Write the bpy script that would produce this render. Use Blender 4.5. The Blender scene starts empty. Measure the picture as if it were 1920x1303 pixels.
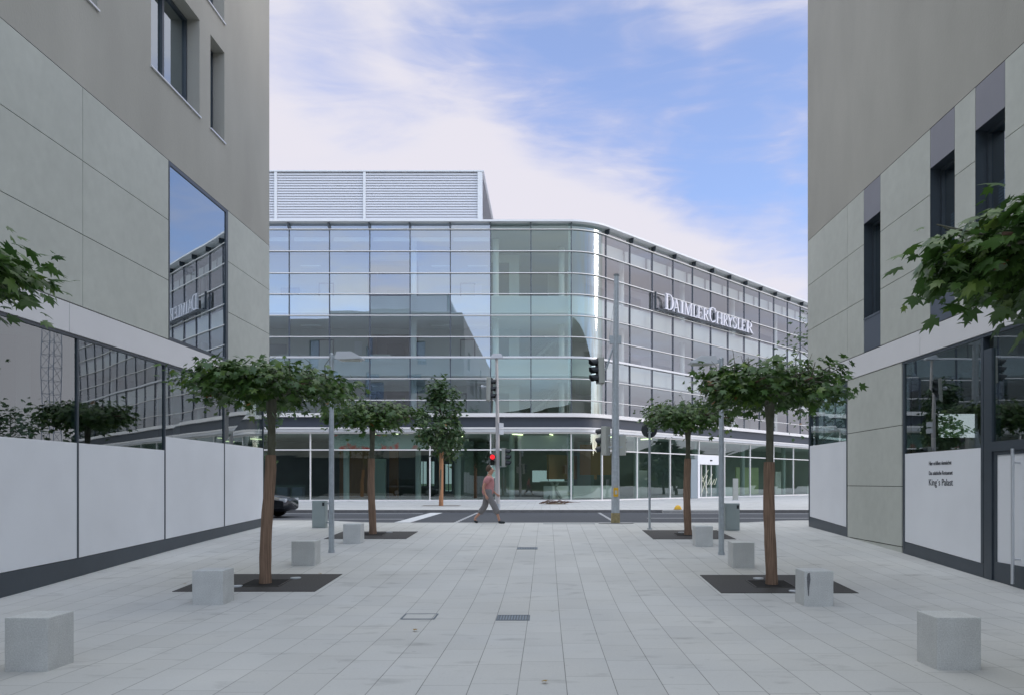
import bpy, bmesh, math, random
import numpy as np
from mathutils import Vector, Matrix
R = math.radians
random.seed(7)
C = bpy.context.scene
COL = C.collection
F, CX, HY, EYE = 1450.0, 1025.0, 903.0, 1.7      # focal length in photo pixels, vanishing point, horizon row, eye height

# ------------------------------------------------------------------ camera
cd = bpy.data.cameras.new('camera'); cam = bpy.data.objects.new('camera', cd); COL.objects.link(cam)
cam.location = (0, 0, EYE); cam.rotation_euler = (R(90), 0, 0)
cd.sensor_width = 36; cd.lens = 36*F/1920
cd.shift_x = (960-CX)/1920; cd.shift_y = (HY-651.5)/1920
cd.clip_start = .1; cd.clip_end = 4000
C.camera = cam

# ------------------------------------------------------------------ sky and sun
SUN_EL, SUN_AZ = 17.0, 104.0                      # azimuth measured from +Y towards +X
w = bpy.data.worlds.new('World'); C.world = w; w.use_nodes = True
nt = w.node_tree; nt.nodes.clear()
def N(t, **k):
    n = nt.nodes.new(t)
    for a, b in k.items(): setattr(n, a, b)
    return n
def L(a, b): nt.links.new(a, b)
def mth(op, a, b=None, c=None, clamp=False):
    n = N('ShaderNodeMath', operation=op); n.use_clamp = clamp
    for i, v in enumerate((a, b, c)):
        if v is None: continue
        if isinstance(v, (int, float)): n.inputs[i].default_value = v
        else: L(v, n.inputs[i])
    return n.outputs[0]
def rng(v, a, b, c=0., d=1., smooth=True):
    n = N('ShaderNodeMapRange'); n.interpolation_type = 'SMOOTHSTEP' if smooth else 'LINEAR'
    L(v, n.inputs[0])
    for i, q in enumerate((a, b, c, d)): n.inputs[i+1].default_value = q
    return n.outputs[0]
tc = N('ShaderNodeTexCoord'); D0 = tc.outputs['Generated']
sky = N('ShaderNodeTexSky', sky_type='NISHITA'); sky.sun_disc = False
sky.sun_elevation = R(SUN_EL); sky.sun_rotation = R(SUN_AZ)
sky.air_density = 1.0; sky.dust_density = .3; sky.ozone_density = 2.5
bg1 = N('ShaderNodeBackground'); bg1.inputs[1].default_value = .15
tint = N('ShaderNodeMixRGB', blend_type='MULTIPLY'); tint.inputs[0].default_value = 1; tint.inputs[2].default_value = (1.75, 1.85, 2.25, 1)
L(sky.outputs[0], tint.inputs[1]); L(tint.outputs[0], bg1.inputs[0])
def blob(px, py, rad, soft):
    v = Vector(((px-CX)/F, 1, (HY-py)/F)).normalized()
    d = N('ShaderNodeVectorMath', operation='DOT_PRODUCT'); L(D0, d.inputs[0]); d.inputs[1].default_value = v
    return rng(d.outputs['Value'], math.cos(R(rad+soft)), math.cos(R(max(rad-soft, 0))))
blue = None
for px, py, r_, s_, k in ((1300, 30, 4, 5, .42), (1450, 260, 4, 4, .72), (1290, 270, 3, 4, .62), (1150, 200, 4, 4, .46), (1170, 60, 4, 4, .42), (900, 40, 3, 4, .60), (1040, 130, 3, 4, .42),
                          (1440, 420, 2, 3, .32), (1340, 310, 3, 3, .5), (1490, 110, 3, 4, .5), (1740, 380, 6, 5, .62), (700, 130, 3, 4, .30), (560, 40, 3, 4, .24)):
    b = mth('MULTIPLY', blob(px, py, r_, s_), k)
    blue = b if blue is None else mth('MAXIMUM', mth('MULTIPLY', mth('ADD', blue, b), .8), mth('MAXIMUM', blue, b))
sep = N('ShaderNodeSeparateXYZ'); L(D0, sep.inputs[0])
blue = mth('ADD', blue, mth('MULTIPLY', rng(sep.outputs['Y'], .25, -.3), .42))      # clearer sky behind the camera
blue = mth('ADD', blue, mth('MULTIPLY', rng(sep.outputs['Z'], .6, .95), .25))
mp = N('ShaderNodeMapping'); mp.inputs['Rotation'].default_value = (R(20), R(-38), R(10)); mp.inputs['Scale'].default_value = (2.2, 3.2, 8.5); L(D0, mp.inputs[0])
no = N('ShaderNodeTexNoise'); no.inputs['Scale'].default_value = 1.5; no.inputs['Detail'].default_value = 9; no.inputs['Roughness'].default_value = .56; no.inputs['Distortion'].default_value = .9
L(mp.outputs[0], no.inputs[0])
mp2 = N('ShaderNodeMapping'); mp2.inputs['Rotation'].default_value = (0, R(-30), 0); mp2.inputs['Scale'].default_value = (6, 6, 26); L(D0, mp2.inputs[0])
no2 = N('ShaderNodeTexNoise'); no2.inputs['Scale'].default_value = 1.7; no2.inputs['Detail'].default_value = 10; no2.inputs['Roughness'].default_value = .52; no2.inputs['Distortion'].default_value = .7
L(mp2.outputs[0], no2.inputs[0])
nz = mth('ADD', mth('MULTIPLY', mth('SUBTRACT', no.outputs[0], .5), 1.7), mth('MULTIPLY', mth('SUBTRACT', no2.outputs[0], .5), .85))
blue = mth('ADD', blue, mth('MULTIPLY', rng(sep.outputs['X'], .62, .9), .2))
clear = rng(mth('ADD', blue, mth('MULTIPLY', nz, mth('ADD', .30, mth('MULTIPLY', blue, .8)))), .02, 1.0)
cr = N('ShaderNodeValToRGB'); cr.color_ramp.elements[0].color = (.90, .875, .97, 1); cr.color_ramp.elements[1].color = (.70, .69, .90, 1)
cr.color_ramp.elements[0].position = .05; cr.color_ramp.elements[1].position = .75
L(clear, cr.inputs[0])
glow = N('ShaderNodeVectorMath', operation='DOT_PRODUCT'); L(D0, glow.inputs[0])
glow.inputs[1].default_value = (math.sin(R(SUN_AZ))*math.cos(R(SUN_EL)), math.cos(R(SUN_AZ))*math.cos(R(SUN_EL)), math.sin(R(SUN_EL)))
gl = rng(glow.outputs['Value'], .90, 1.0)
cg = N('ShaderNodeMixRGB'); L(gl, cg.inputs[0]); hi = N('ShaderNodeMixRGB'); L(rng(mth('MAXIMUM', sep.outputs['Z'], mth('MULTIPLY', sep.outputs['Y'], -1)), .45, .8), hi.inputs[0]); L(cr.outputs[0], hi.inputs[1]); hi.inputs[2].default_value = (.89, .92, .905, 1)
dk = N('ShaderNodeMixRGB'); L(rng(sep.outputs['X'], .6, .88), dk.inputs[0]); L(hi.outputs[0], dk.inputs[1]); dk.inputs[2].default_value = (.88, .88, 1.0, 1)   # dusky bank of cloud low in the east
L(dk.outputs[0], cg.inputs[1]); cg.inputs[2].default_value = (1.35, 1.16, 1.0, 1)
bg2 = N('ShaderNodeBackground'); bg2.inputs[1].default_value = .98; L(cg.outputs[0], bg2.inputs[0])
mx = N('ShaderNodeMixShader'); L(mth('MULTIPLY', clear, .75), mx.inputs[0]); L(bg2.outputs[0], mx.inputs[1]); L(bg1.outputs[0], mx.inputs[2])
lift = mth('ADD', mth('ADD', 1.0, mth('MULTIPLY', rng(sep.outputs['Z'], .52, .82), 1.15)), mth('MULTIPLY', rng(sep.outputs['Y'], .35, -.35), .75))   # unseen sky overhead and behind, brightness added to light the plaza
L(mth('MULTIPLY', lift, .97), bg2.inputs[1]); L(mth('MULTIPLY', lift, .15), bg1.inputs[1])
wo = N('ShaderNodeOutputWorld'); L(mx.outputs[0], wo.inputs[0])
sd = bpy.data.lights.new('sun', 'SUN'); sd.energy = .75; sd.angle = R(12); sd.color = (1, .86, .74)
so = bpy.data.objects.new('sun', sd); COL.objects.link(so)
sv = Vector(glow.inputs[1].default_value)
so.rotation_euler = sv.to_track_quat('Z', 'Y').to_euler(); so.location = sv*60
vs = C.view_settings; vs.view_transform = 'Standard'; vs.look = 'None'; vs.exposure = -.1; vs.gamma = 1; vs.use_curve_mapping = False
C.cycles.max_bounces = 10; C.cycles.transparent_max_bounces = 16; C.cycles.glossy_bounces = 5; C.cycles.sample_clamp_indirect = 6

# ------------------------------------------------------------------ materials
MATS = {}
def mat(name, col, rough=.7, metal=0., var=0., scale=8., bump=0., bscale=60., spec=.4, stretch=None, var2=0., scale2=1.):
    if name in MATS: return MATS[name]
    m = bpy.data.materials.new(name); m.use_nodes = True; t = m.node_tree; p = t.nodes['Principled BSDF']
    p.inputs['Roughness'].default_value = rough; p.inputs['Metallic'].default_value = metal
    p.inputs['Specular IOR Level'].default_value = spec
    co = t.nodes.new('ShaderNodeTexCoord'); src = co.outputs['Object']
    if stretch:
        mpn = t.nodes.new('ShaderNodeMapping'); mpn.inputs['Scale'].default_value = stretch; t.links.new(src, mpn.inputs[0]); src = mpn.outputs[0]
    def noise(sc, det=4):
        n = t.nodes.new('ShaderNodeTexNoise'); n.inputs['Scale'].default_value = sc; n.inputs['Detail'].default_value = det; t.links.new(src, n.inputs[0]); return n.outputs[0]
    out = None
    for v, s in ((var, scale), (var2, scale2)):
        if v:
            r = t.nodes.new('ShaderNodeMapRange'); t.links.new(noise(s), r.inputs[0])
            r.inputs[1].default_value = .25; r.inputs[2].default_value = .75; r.inputs[3].default_value = 1-v; r.inputs[4].default_value = 1+v
            mm = t.nodes.new('ShaderNodeMixRGB'); mm.blend_type = 'MULTIPLY'; mm.inputs[0].default_value = 1
            if out is None: mm.inputs[1].default_value = (*col, 1)
            else: t.links.new(out, mm.inputs[1])
            t.links.new(r.outputs[0], mm.inputs[2]); out = mm.outputs[0]
    if out is None: p.inputs['Base Color'].default_value = (*col, 1)
    else: t.links.new(out, p.inputs['Base Color'])
    if bump:
        b = t.nodes.new('ShaderNodeBump'); b.inputs['Strength'].default_value = bump; b.inputs['Distance'].default_value = .01
        t.links.new(noise(bscale), b.inputs['Height']); t.links.new(b.outputs[0], p.inputs['Normal'])
    MATS[name] = m; return m
def emit(name, col, s):
    m = mat(name, col); p = m.node_tree.nodes['Principled BSDF']; p.inputs['Emission Color'].default_value = (*col, 1); p.inputs['Emission Strength'].default_value = s; return m
def glass(name, tintc, f0, gcol=(1, 1, 1), wav=0.):
    m = bpy.data.materials.new(name); m.use_nodes = True; t = m.node_tree; t.nodes.clear()
    tr = t.nodes.new('ShaderNodeBsdfTransparent'); tr.inputs[0].default_value = (*tintc, 1)
    g = t.nodes.new('ShaderNodeBsdfGlossy'); g.inputs['Roughness'].default_value = .0; g.inputs[0].default_value = (*gcol, 1)
    lw = t.nodes.new('ShaderNodeLayerWeight'); lw.inputs[0].default_value = .5
    pw = t.nodes.new('ShaderNodeMath'); pw.operation = 'POWER'; pw.inputs[1].default_value = 4; t.links.new(lw.outputs['Facing'], pw.inputs[0])
    ma = t.nodes.new('ShaderNodeMath'); ma.operation = 'MULTIPLY_ADD'; ma.inputs[1].default_value = 1-f0; ma.inputs[2].default_value = f0; t.links.new(pw.outputs[0], ma.inputs[0])
    mi = t.nodes.new('ShaderNodeMixShader'); t.links.new(ma.outputs[0], mi.inputs[0]); t.links.new(tr.outputs[0], mi.inputs[1]); t.links.new(g.outputs[0], mi.inputs[2])
    if wav:
        co = t.nodes.new('ShaderNodeTexCoord'); n = t.nodes.new('ShaderNodeTexNoise'); n.inputs['Scale'].default_value = .55; n.inputs['Detail'].default_value = 1
        t.links.new(co.outputs['Object'], n.inputs[0]); b = t.nodes.new('ShaderNodeBump'); b.inputs['Strength'].default_value = wav; b.inputs['Distance'].default_value = .05
        t.links.new(n.outputs[0], b.inputs['Height']); t.links.new(b.outputs[0], g.inputs['Normal'])
    o = t.nodes.new('ShaderNodeOutputMaterial'); t.links.new(mi.outputs[0], o.inputs[0]); MATS[name] = m; return m

stucco = mat('stucco', (.388, .378, .338), .9, var=.07, scale=.9, stretch=(1, 1, .45), var2=.09, scale2=.22, bump=.5, bscale=45, spec=.15)
clad = mat('cladding', (.485, .50, .455), .75, var=.05, scale=5, var2=.06, scale2=.5, bump=.1, bscale=120, spec=.25)
gap = mat('joint_shadow_gap', (.05, .055, .044), .9)
band = mat('light_metal_band', (.70, .69, .695), .5, var=.02, scale=2, spec=.4)
white = mat('frosted_white_film', (.75, .765, .79), .45, var=.045, scale=.9, spec=.4)
darkm = mat('dark_anodised_metal', (.045, .058, .072), .35, var=.1, scale=3, spec=.5)
spandrel = mat('grey_spandrel', (.20, .205, .235), .45, var=.04, scale=2)
spandrel2 = mat('dark_grey_spandrel', (.085, .10, .13), .35, var=.04, scale=2)
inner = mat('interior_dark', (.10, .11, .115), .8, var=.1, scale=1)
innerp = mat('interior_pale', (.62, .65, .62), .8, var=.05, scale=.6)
innerc = mat('interior_ceiling', (.72, .74, .72), .8)
innerf = mat('interior_floor', (.36, .37, .35), .35)
wood = mat('interior_wood', (.20, .10, .04), .5, var=.25, scale=3, stretch=(6, 6, .3))
silver = mat('silver_metal', (.66, .67, .69), .35, .35, var=.03, scale=2)
steelw = mat('white_coated_metal', (.78, .76, .74), .4)
galv = mat('galvanised_steel', (.42, .46, .49), .5, .35, var=.12, scale=14, spec=.5)
greybox = mat('grey_green_enamel', (.33, .385, .385), .5, var=.04, scale=5)
gran = mat('granite', (.57, .58, .57), .8, var=.17, scale=80, bump=.4, bscale=110, var2=.07, scale2=5)
asphalt = mat('asphalt', (.062, .067, .078), .85, var=.18, scale=25, bump=.3, bscale=90, var2=.12, scale2=.25)
paint = mat('road_paint', (.60, .61, .62), .7, var=.12, scale=9)
kerbm = mat('kerb_stone', (.42, .42, .41), .8, var=.1, scale=12)
bark = mat('bark', (.115, .115, .085), .9, var=.35, scale=14, bump=.6, bscale=40, stretch=(1, 1, .35))
reed = mat('reed_wrap', (.25, .165, .115), .9, var=.4, scale=22, bump=1, bscale=70, stretch=(3, 3, .10))
twig = mat('twig', (.14, .085, .06), .9, var=.2, scale=10)
blackm = mat('black_plastic', (.025, .03, .034), .45)
yel = mat('yellow_plastic', (.72, .42, .03), .4, var=.06, scale=10)
steel = mat('brushed_steel', (.60, .62, .65), .3, .7)
GSD = glass('office_shop_glass', (.68, .78, .75), .18, (.90, .98, .97), .05)
GDG = glass('green_office_glass', (.66, .75, .73), .16, (.74, .82, .81), .05)
GRT = glass('grey_office_glass', (.80, .84, .83), .25, (.92, .90, .92), .05)
GDC = glass('office_glass', (.72, .83, .86), .34, (.80, .85, 1.0), .05)
GCU = glass('curved_office_glass', (.66, .76, .74), .19, (.78, .85, .84), .0)
GSH = glass('shop_glass', (.62, .74, .72), .22, (.93, 1, 1), .05)
GBL = glass('tinted_glass', (.45, .6, .68), .42, (.85, .95, 1.0), .03)

# ------------------------------------------------------------------ helpers
def tag(o, label=None, cat=None, group=None, kind=None):
    for k, v in (('label', label), ('category', cat), ('group', group), ('kind', kind)):
        if v: o[k] = v
    return o
def thing(name, label, cat, loc=(0, 0, 0), rz=0, group=None):
    o = bpy.data.objects.new(name, None); COL.objects.link(o); o.location = loc; o.rotation_euler = (0, 0, rz); o.empty_display_size = .2
    return tag(o, label, cat, group)
class MB:
    def __init__(s): s.v = []; s.f = []
    def add(s, vs, fs):
        n = len(s.v); s.v += [tuple(p) for p in vs]; s.f += [tuple(i+n for i in f) for f in fs]; return s
    def quad(s, a, b, c, d): return s.add((a, b, c, d), ((0, 1, 2, 3),))
    def box(s, x0, x1, y0, y1, z0, z1):
        return s.add([(x, y, z) for z in (z0, z1) for y in (y0, y1) for x in (x0, x1)], ((0, 2, 3, 1), (4, 5, 7, 6), (0, 1, 5, 4), (1, 3, 7, 5), (3, 2, 6, 7), (2, 0, 4, 6)))
    def prism(s, base, off):
        n = len(base); off = Vector(off); b = [Vector(p) for p in base]
        return s.add(b+[p+off for p in b], [tuple(range(n))[::-1], tuple(range(n, 2*n))]+[(i, (i+1) % n, (i+1) % n+n, i+n) for i in range(n)])
    def tube(s, pts, rad, n=10, cap=True):
        pts = [Vector(p) for p in pts]; m = len(pts); rad = [rad]*m if isinstance(rad, (int, float)) else rad
        vs = []; up = None
        for i, p in enumerate(pts):
            d = (pts[min(i+1, m-1)]-pts[max(i-1, 0)]).normalized()
            if up is None: up = d.orthogonal().normalized()
            up = (up-d*up.dot(d)).normalized(); q = d.cross(up)
            vs += [p+(up*math.cos(a)+q*math.sin(a))*rad[i] for a in (2*math.pi*k/n for k in range(n))]
        fs = [(i*n+k, i*n+(k+1) % n, (i+1)*n+(k+1) % n, (i+1)*n+k) for i in range(m-1) for k in range(n)]
        if cap: fs += [tuple(range(n))[::-1], tuple(range((m-1)*n, m*n))]
        return s.add(vs, fs)
    def build(s, name, m, parent=None, smooth=False, bevel=0., recalc=True, world=False):
        me = bpy.data.meshes.new(name); me.from_pydata(s.v, [], s.f)
        if recalc or bevel:
            b = bmesh.new(); b.from_mesh(me)
            if bevel: bmesh.ops.bevel(b, geom=list(b.edges), offset=bevel, segments=2, affect='EDGES', profile=.6)
            if recalc: bmesh.ops.recalc_face_normals(b, faces=b.faces)
            b.to_mesh(me); b.free()
        me.materials.append(m)
        if smooth:
            me.polygons.foreach_set('use_smooth', [True]*len(me.polygons))
            try: me.set_sharp_from_angle(angle=R(40))
            except Exception: pass
        o = bpy.data.objects.new(name, me); COL.objects.link(o)
        if parent:
            o.parent = parent
            if world: o.location = -Vector(parent.location)
        return o
def copy_tree(o, parent=None):
    c = o.copy(); COL.objects.link(c); c.parent = parent
    for ch in list(o.children): copy_tree(ch, c)
    return c
# ground profile along the plaza (height against distance)
_P = [(-40, .30), (-20, .18), (0, .07), (6, .02), (9, -.015), (11, .012), (13, .10), (16.8, .285), (21.2, .45), (22.9, .50), (24.6, .505), (60, .505)]
def zg(y):
    for i in range(len(_P)-1):
        if y <= _P[i+1][0] or i == len(_P)-2:
            (x0, a), (x1, b) = _P[i], _P[i+1]
            def sl(j):
                j0, j1 = max(j-1, 0), min(j+1, len(_P)-1); return (_P[j1][1]-_P[j0][1])/(_P[j1][0]-_P[j0][0])
            h = x1-x0; t = max(0, (y-x0)/h); m0, m1 = sl(i)*h, sl(i+1)*h
            return (2*t**3-3*t*t+1)*a+(t**3-2*t*t+t)*m0+(-2*t**3+3*t*t)*b+(t**3-t*t)*m1
def G(px, py):
    lo, hi = 3., 60.
    for _ in range(50):
        m = (lo+hi)/2
        if zg(m)-EYE+(py-HY)*m/F > 0: hi = m
        else: lo = m
    return Vector(((px-CX)*lo/F, lo, zg(lo)))
class Frame:      # a wall plane: u along the wall, v up, d outwards
    def __init__(s, o, t, n): s.o, s.t, s.n = Vector(o), Vector(t), Vector(n)
    def __call__(s, u, v, d=0.): p = s.o+s.t*u+s.n*d; return Vector((p.x, p.y, v))
    def plate(s, mb, pts, d0, d1): return mb.prism([s(u, v, d0) for u, v in pts], s.n*(d1-d0))
    def rect(s, mb, u0, u1, v0, v1, d0, d1): return s.plate(mb, ((u0, v0), (u1, v0), (u1, v1), (u0, v1)), d0, d1)
    def sheet(s, mb, u0, u1, v0, v1, holes=(), d=0., rev=0.):
        us = sorted({u0, u1, *[h[i] for h in holes for i in (0, 1)]}); vv = sorted({v0, v1, *[h[i] for h in holes for i in (2, 3)]})
        us = [u for u in us if u0 <= u <= u1]; vv = [v for v in vv if v0 <= v <= v1]
        for a, b in zip(us, us[1:]):
            for c, e in zip(vv, vv[1:]):
                if any(h[0] <= (a+b)/2 <= h[1] and h[2] <= (c+e)/2 <= h[3] for h in holes): continue
                mb.quad(s(a, c, d), s(b, c, d), s(b, e, d), s(a, e, d))
        if rev:
            for a, b, c, e in holes:
                for (p, q) in (((a, c), (b, c)), ((b, c), (b, e)), ((b, e), (a, e)), ((a, e), (a, c))):
                    mb.quad(s(*p, d), s(*q, d), s(*q, d-rev), s(*p, d-rev))
        return mb

# ------------------------------------------------------------------ ground, street
def pave_mat():
    m = bpy.data.materials.new('granite_paving'); m.use_nodes = True; t = m.node_tree; p = t.nodes['Principled BSDF']
    ln = t.links.new
    def M(op, a, b=None, c=None):
        n = t.nodes.new('ShaderNodeMath'); n.operation = op
        for i, v in enumerate((a, b, c)):
            if v is None: continue
            if isinstance(v, (int, float)): n.inputs[i].default_value = v
            else: ln(v, n.inputs[i])
        return n.outputs[0]
    co = t.nodes.new('ShaderNodeTexCoord'); sp = t.nodes.new('ShaderNodeSeparateXYZ'); ln(co.outputs['Object'], sp.inputs[0])
    u = M('DIVIDE', M('ADD', sp.outputs[0], .236+400*.4), .4); cu = M('FLOOR', u); fu = M('FRACT', u)
    wn = t.nodes.new('ShaderNodeTexWhiteNoise'); wn.noise_dimensions = '1D'; ln(cu, wn.inputs['W'])
    v = M('ADD', M('DIVIDE', sp.outputs[1], .74), M('MULTIPLY', wn.outputs[0], 7.)); cv = M('FLOOR', v); fv = M('FRACT', v)
    cell = t.nodes.new('ShaderNodeCombineXYZ'); ln(cu, cell.inputs[0]); ln(cv, cell.inputs[1])
    wc = t.nodes.new('ShaderNodeTexWhiteNoise'); wc.noise_dimensions = '2D'; ln(cell.outputs[0], wc.inputs['Vector'])
    ju = M('LESS_THAN', M('MINIMUM', fu, M('SUBTRACT', 1, fu)), .009)
    jv = M('MULTIPLY', M('LESS_THAN', M('MINIMUM', fv, M('SUBTRACT', 1, fv)), .0055), .66)
    jn = t.nodes.new('ShaderNodeTexNoise'); jn.inputs['Scale'].default_value = 1.3; ln(co.outputs['Object'], jn.inputs[0])
    j = M('MULTIPLY', M('MAXIMUM', ju, jv), M('ADD', .35, M('MULTIPLY', jn.outputs[0], .8)))
    def nz(sc, det, stretch):
        mp = t.nodes.new('ShaderNodeMapping'); mp.inputs['Scale'].default_value = stretch; ln(co.outputs['Object'], mp.inputs[0])
        n = t.nodes.new('ShaderNodeTexNoise'); n.inputs['Scale'].default_value = sc; n.inputs['Detail'].default_value = det; ln(mp.outputs[0], n.inputs[0]); return n.outputs[0]
    grain = M('MULTIPLY', M('SUBTRACT', nz(55, 3, (1, 1, 1)), .5), .16)
    blot = M('MULTIPLY', M('SUBTRACT', nz(.55, 5, (1, 1, 1)), .5), .28)
    st = t.nodes.new('ShaderNodeMapRange'); ln(nz(1.7, 6, (1, 2.2, 1)), st.inputs[0]); st.inputs[1].default_value = .59; st.inputs[2].default_value = .80; st.inputs[3].default_value = 0; st.inputs[4].default_value = .34
    sm = t.nodes.new('ShaderNodeMapRange'); ln(nz(8, 4, (1, 1.6, 1)), sm.inputs[0]); sm.inputs[1].default_value = .69; sm.inputs[2].default_value = .80; sm.inputs[3].default_value = 0; sm.inputs[4].default_value = .38
    val = M('ADD', M('ADD', 1.0, M('MULTIPLY', M('SUBTRACT', wc.outputs[0], .5), .08)), M('ADD', grain, blot))
    vo = t.nodes.new('ShaderNodeTexVoronoi'); vo.inputs['Scale'].default_value = 1.5; ln(co.outputs['Object'], vo.inputs['Vector'])
    vs2 = t.nodes.new('ShaderNodeSeparateColor'); ln(vo.outputs['Color'], vs2.inputs[0])
    gum = M('MULTIPLY', M('LESS_THAN', vo.outputs['Distance'], M('MULTIPLY', vs2.outputs[0], .034)), M('MULTIPLY', M('GREATER_THAN', vs2.outputs[1], .45), .30))
    val = M('SUBTRACT', M('SUBTRACT', M('SUBTRACT', val, gum), st.outputs[0]), sm.outputs[0])
    cc = t.nodes.new('ShaderNodeMixRGB'); cc.inputs[1].default_value = (.53, .52, .485, 1); cc.inputs[2].default_value = (.49, .497, .492, 1); ln(nz(.8, 3, (1, 1, 1)), cc.inputs[0])
    mu = t.nodes.new('ShaderNodeMixRGB'); mu.blend_type = 'MULTIPLY'; mu.inputs[0].default_value = 1; ln(cc.outputs[0], mu.inputs[1]); ln(val, mu.inputs[2])
    mj = t.nodes.new('ShaderNodeMixRGB'); ln(j, mj.inputs[0]); ln(mu.outputs[0], mj.inputs[1]); mj.inputs[2].default_value = (.115, .115, .105, 1)
    ln(mj.outputs[0], p.inputs['Base Color']); p.inputs['Roughness'].default_value = .72; p.inputs['Specular IOR Level'].default_value = .35
    b = t.nodes.new('ShaderNodeBump'); b.inputs['Strength'].default_value = .35; b.inputs['Distance'].default_value = .004
    ln(M('SUBTRACT', M('ADD', M('MULTIPLY', nz(40, 4, (1, 1, 1)), .3), M('MULTIPLY', wc.outputs[0], .15)), j), b.inputs['Height']); ln(b.outputs[0], p.inputs['Normal'])
    return m
pave = pave_mat()
def edge_y(x):       # kerb line on the near side of the street
    def ss(t): t = min(max(t, 0), 1); return t*t*(3-2*t)
    return 22.9+1.35*ss((-x-4.9)/2.6)+1.3*ss((x-5.6)/2.2)
xs = [-70, -40, -20, -12]+[-10+.5*i for i in range(41)]+[12, 20, 40, 70]
ys = [-40, -30, -20, -10, -5]+[i*.5 for i in range(45)]
mb = MB()
rows = [[(x, y, zg(y)) for x in xs] for y in ys]+[[(x, edge_y(x)-.16, zg(edge_y(x))) for x in xs]]
n = len(xs); mb.v = [p for r in rows for p in r]
mb.f = [(i*n+k, i*n+k+1, (i+1)*n+k+1, (i+1)*n+k) for i in range(len(rows)-1) for k in range(n-1)]
tag(mb.build('plaza_pavement', pave, recalc=False), kind='structure')
mb = MB()
for a, b in zip(xs, xs[1:]):
    mb.prism([(a, edge_y(a)-.16, .508), (b, edge_y(b)-.16, .508), (b, edge_y(b), .505), (a, edge_y(a), .505)], (0, 0, -.3))
tag(mb.build('near_kerb', kerbm), kind='structure')
RZ = .40
tag(MB().quad((-120, 22, RZ), (120, 22, RZ), (120, 34, RZ), (-120, 34, RZ)).build('road', asphalt, recalc=False), kind='structure')
FK = 32.9
mb = MB(); mb.box(-120, 120, FK, FK+.15, .2, .512); tag(mb.build('far_kerb', mat('dark_kerb_stone', (.2, .2, .2), .8, var=.15, scale=6)), kind='structure')
fp = MB(); fp.quad((-120, FK+.15, .51), (120, FK+.15, .51), (120, 110, .51), (-120, 110, .51))
tag(fp.build('far_pavement', pave, recalc=False), kind='structure')
mk = MB(); z4 = RZ+.004
def stripe(x0, x1, y0, y1): mk.quad((x0, y0, z4), (x1, y0, z4), (x1, y1, z4), (x0, y1, z4))
stripe(-4.9, -4.38, 22.95, 32.6)
for k in range(17): stripe(-2.98, -2.86, 23.0+k*.58, 23.0+k*.58+.34)
for k in range(17): stripe(2.15, 2.27, 23.0+k*.58, 23.0+k*.58+.34)
stripe(-60, -5.0, 27.0, 27.16); stripe(-60, -5.1, 31.8, 31.95)
stripe(3.6, 60, 27.7, 27.86); stripe(4.2, 60, 31.7, 31.85)
tag(mk.build('road_markings', paint, recalc=False), kind='structure')
tag(MB().quad((-900, -900, -.35), (900, -900, -.35), (900, 900, -.35), (-900, 900, -.35)).build('ground', mat('meadow', (.07, .09, .035), .95, var=.3, scale=.05), recalc=False), kind='structure')
hl = MB(); rr = random.Random(3); pr = []
for i in range(61):
    x = -450+i*15; pr.append((x, 24+7*math.sin(i*.23)+4*math.sin(i*.61+1)+rr.uniform(-.8, .8)))
for (x0, h0), (x1, h1) in zip(pr, pr[1:]):
    hl.quad((x0, -170, -1), (x1, -170, -1), (x1, -215, h1), (x0, -215, h0)); hl.quad((x0, -215, h0), (x1, -215, h1), (x1, -330, h1*.7), (x0, -330, h0*.7))
for k in range(30):
    y0, y1 = -170+k*16, -154+k*16; h0, h1 = [17+3*math.sin(q*.041)+2*math.sin(q*.13) for q in (y0, y1)]
    hl.quad((250, y0, -1), (250, y1, -1), (268, y1, h1), (268, y0, h0)); hl.quad((268, y0, h0), (268, y1, h1), (330, y1, h1*.6), (330, y0, h0*.6))
tag(hl.build('hills', mat('wooded_hill', (.05, .07, .04), .95, var=.4, scale=.08)), kind='structure')

# ------------------------------------------------------------------ the two rendered blocks
Z1, Z2, Z3, Z4, Z5, ZT = 8.41, 7.155, 5.90, 4.67, 4.16, 17.6
LX, RX, YB = -7.9, 7.3, -22.0
def window(par, fr, u0, u1, v0, v1, rev=.34, sill=True, bars=()):
    f = MB(); t = .055
    for a in ((u0, u1, v0, v0+t), (u0, u1, v1-t, v1), (u0, u0+t, v0+t, v1-t), (u1-t, u1, v0+t, v1-t)): fr.rect(f, *a, -rev+.06, -rev-.02)
    for b in bars: fr.rect(f, b-.04, b+.04, v0+t, v1-t, -rev+.06, -rev-.02)
    g = MB(); fr.sheet(g, u0+.01, u1-.01, v0+.01, v1-.01, d=-rev+.01)
    o = g.build('window', GBL, par, recalc=False, world=True)
    f.build('window_frame', darkm, o)
    if sill:
        s_ = MB(); fr.rect(s_, u0-.03, u1+.03, v0-.035, v0-.002, .035, -rev+.05); s_.build('window_sill', silver, o)
    return o
def room(par, name, x0, x1, y0, y1, z0, z1, m, skip=()):
    mb = MB(); F_ = {'x0': ((x0, y0, z0), (x0, y1, z0), (x0, y1, z1), (x0, y0, z1)), 'x1': ((x1, y0, z0), (x1, y1, z0), (x1, y1, z1), (x1, y0, z1)),
        'y0': ((x0, y0, z0), (x1, y0, z0), (x1, y0, z1), (x0, y0, z1)), 'y1': ((x0, y1, z0), (x1, y1, z0), (x1, y1, z1), (x0, y1, z1)),
        'z0': ((x0, y0, z0), (x1, y0, z0), (x1, y1, z0), (x0, y1, z0)), 'z1': ((x0, y0, z1), (x1, y0, z1), (x1, y1, z1), (x0, y1, z1))}
    for k, q in F_.items():
        if k not in skip: mb.quad(*q)
    return mb.build(name, m, par, recalc=False, world=True)
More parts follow.
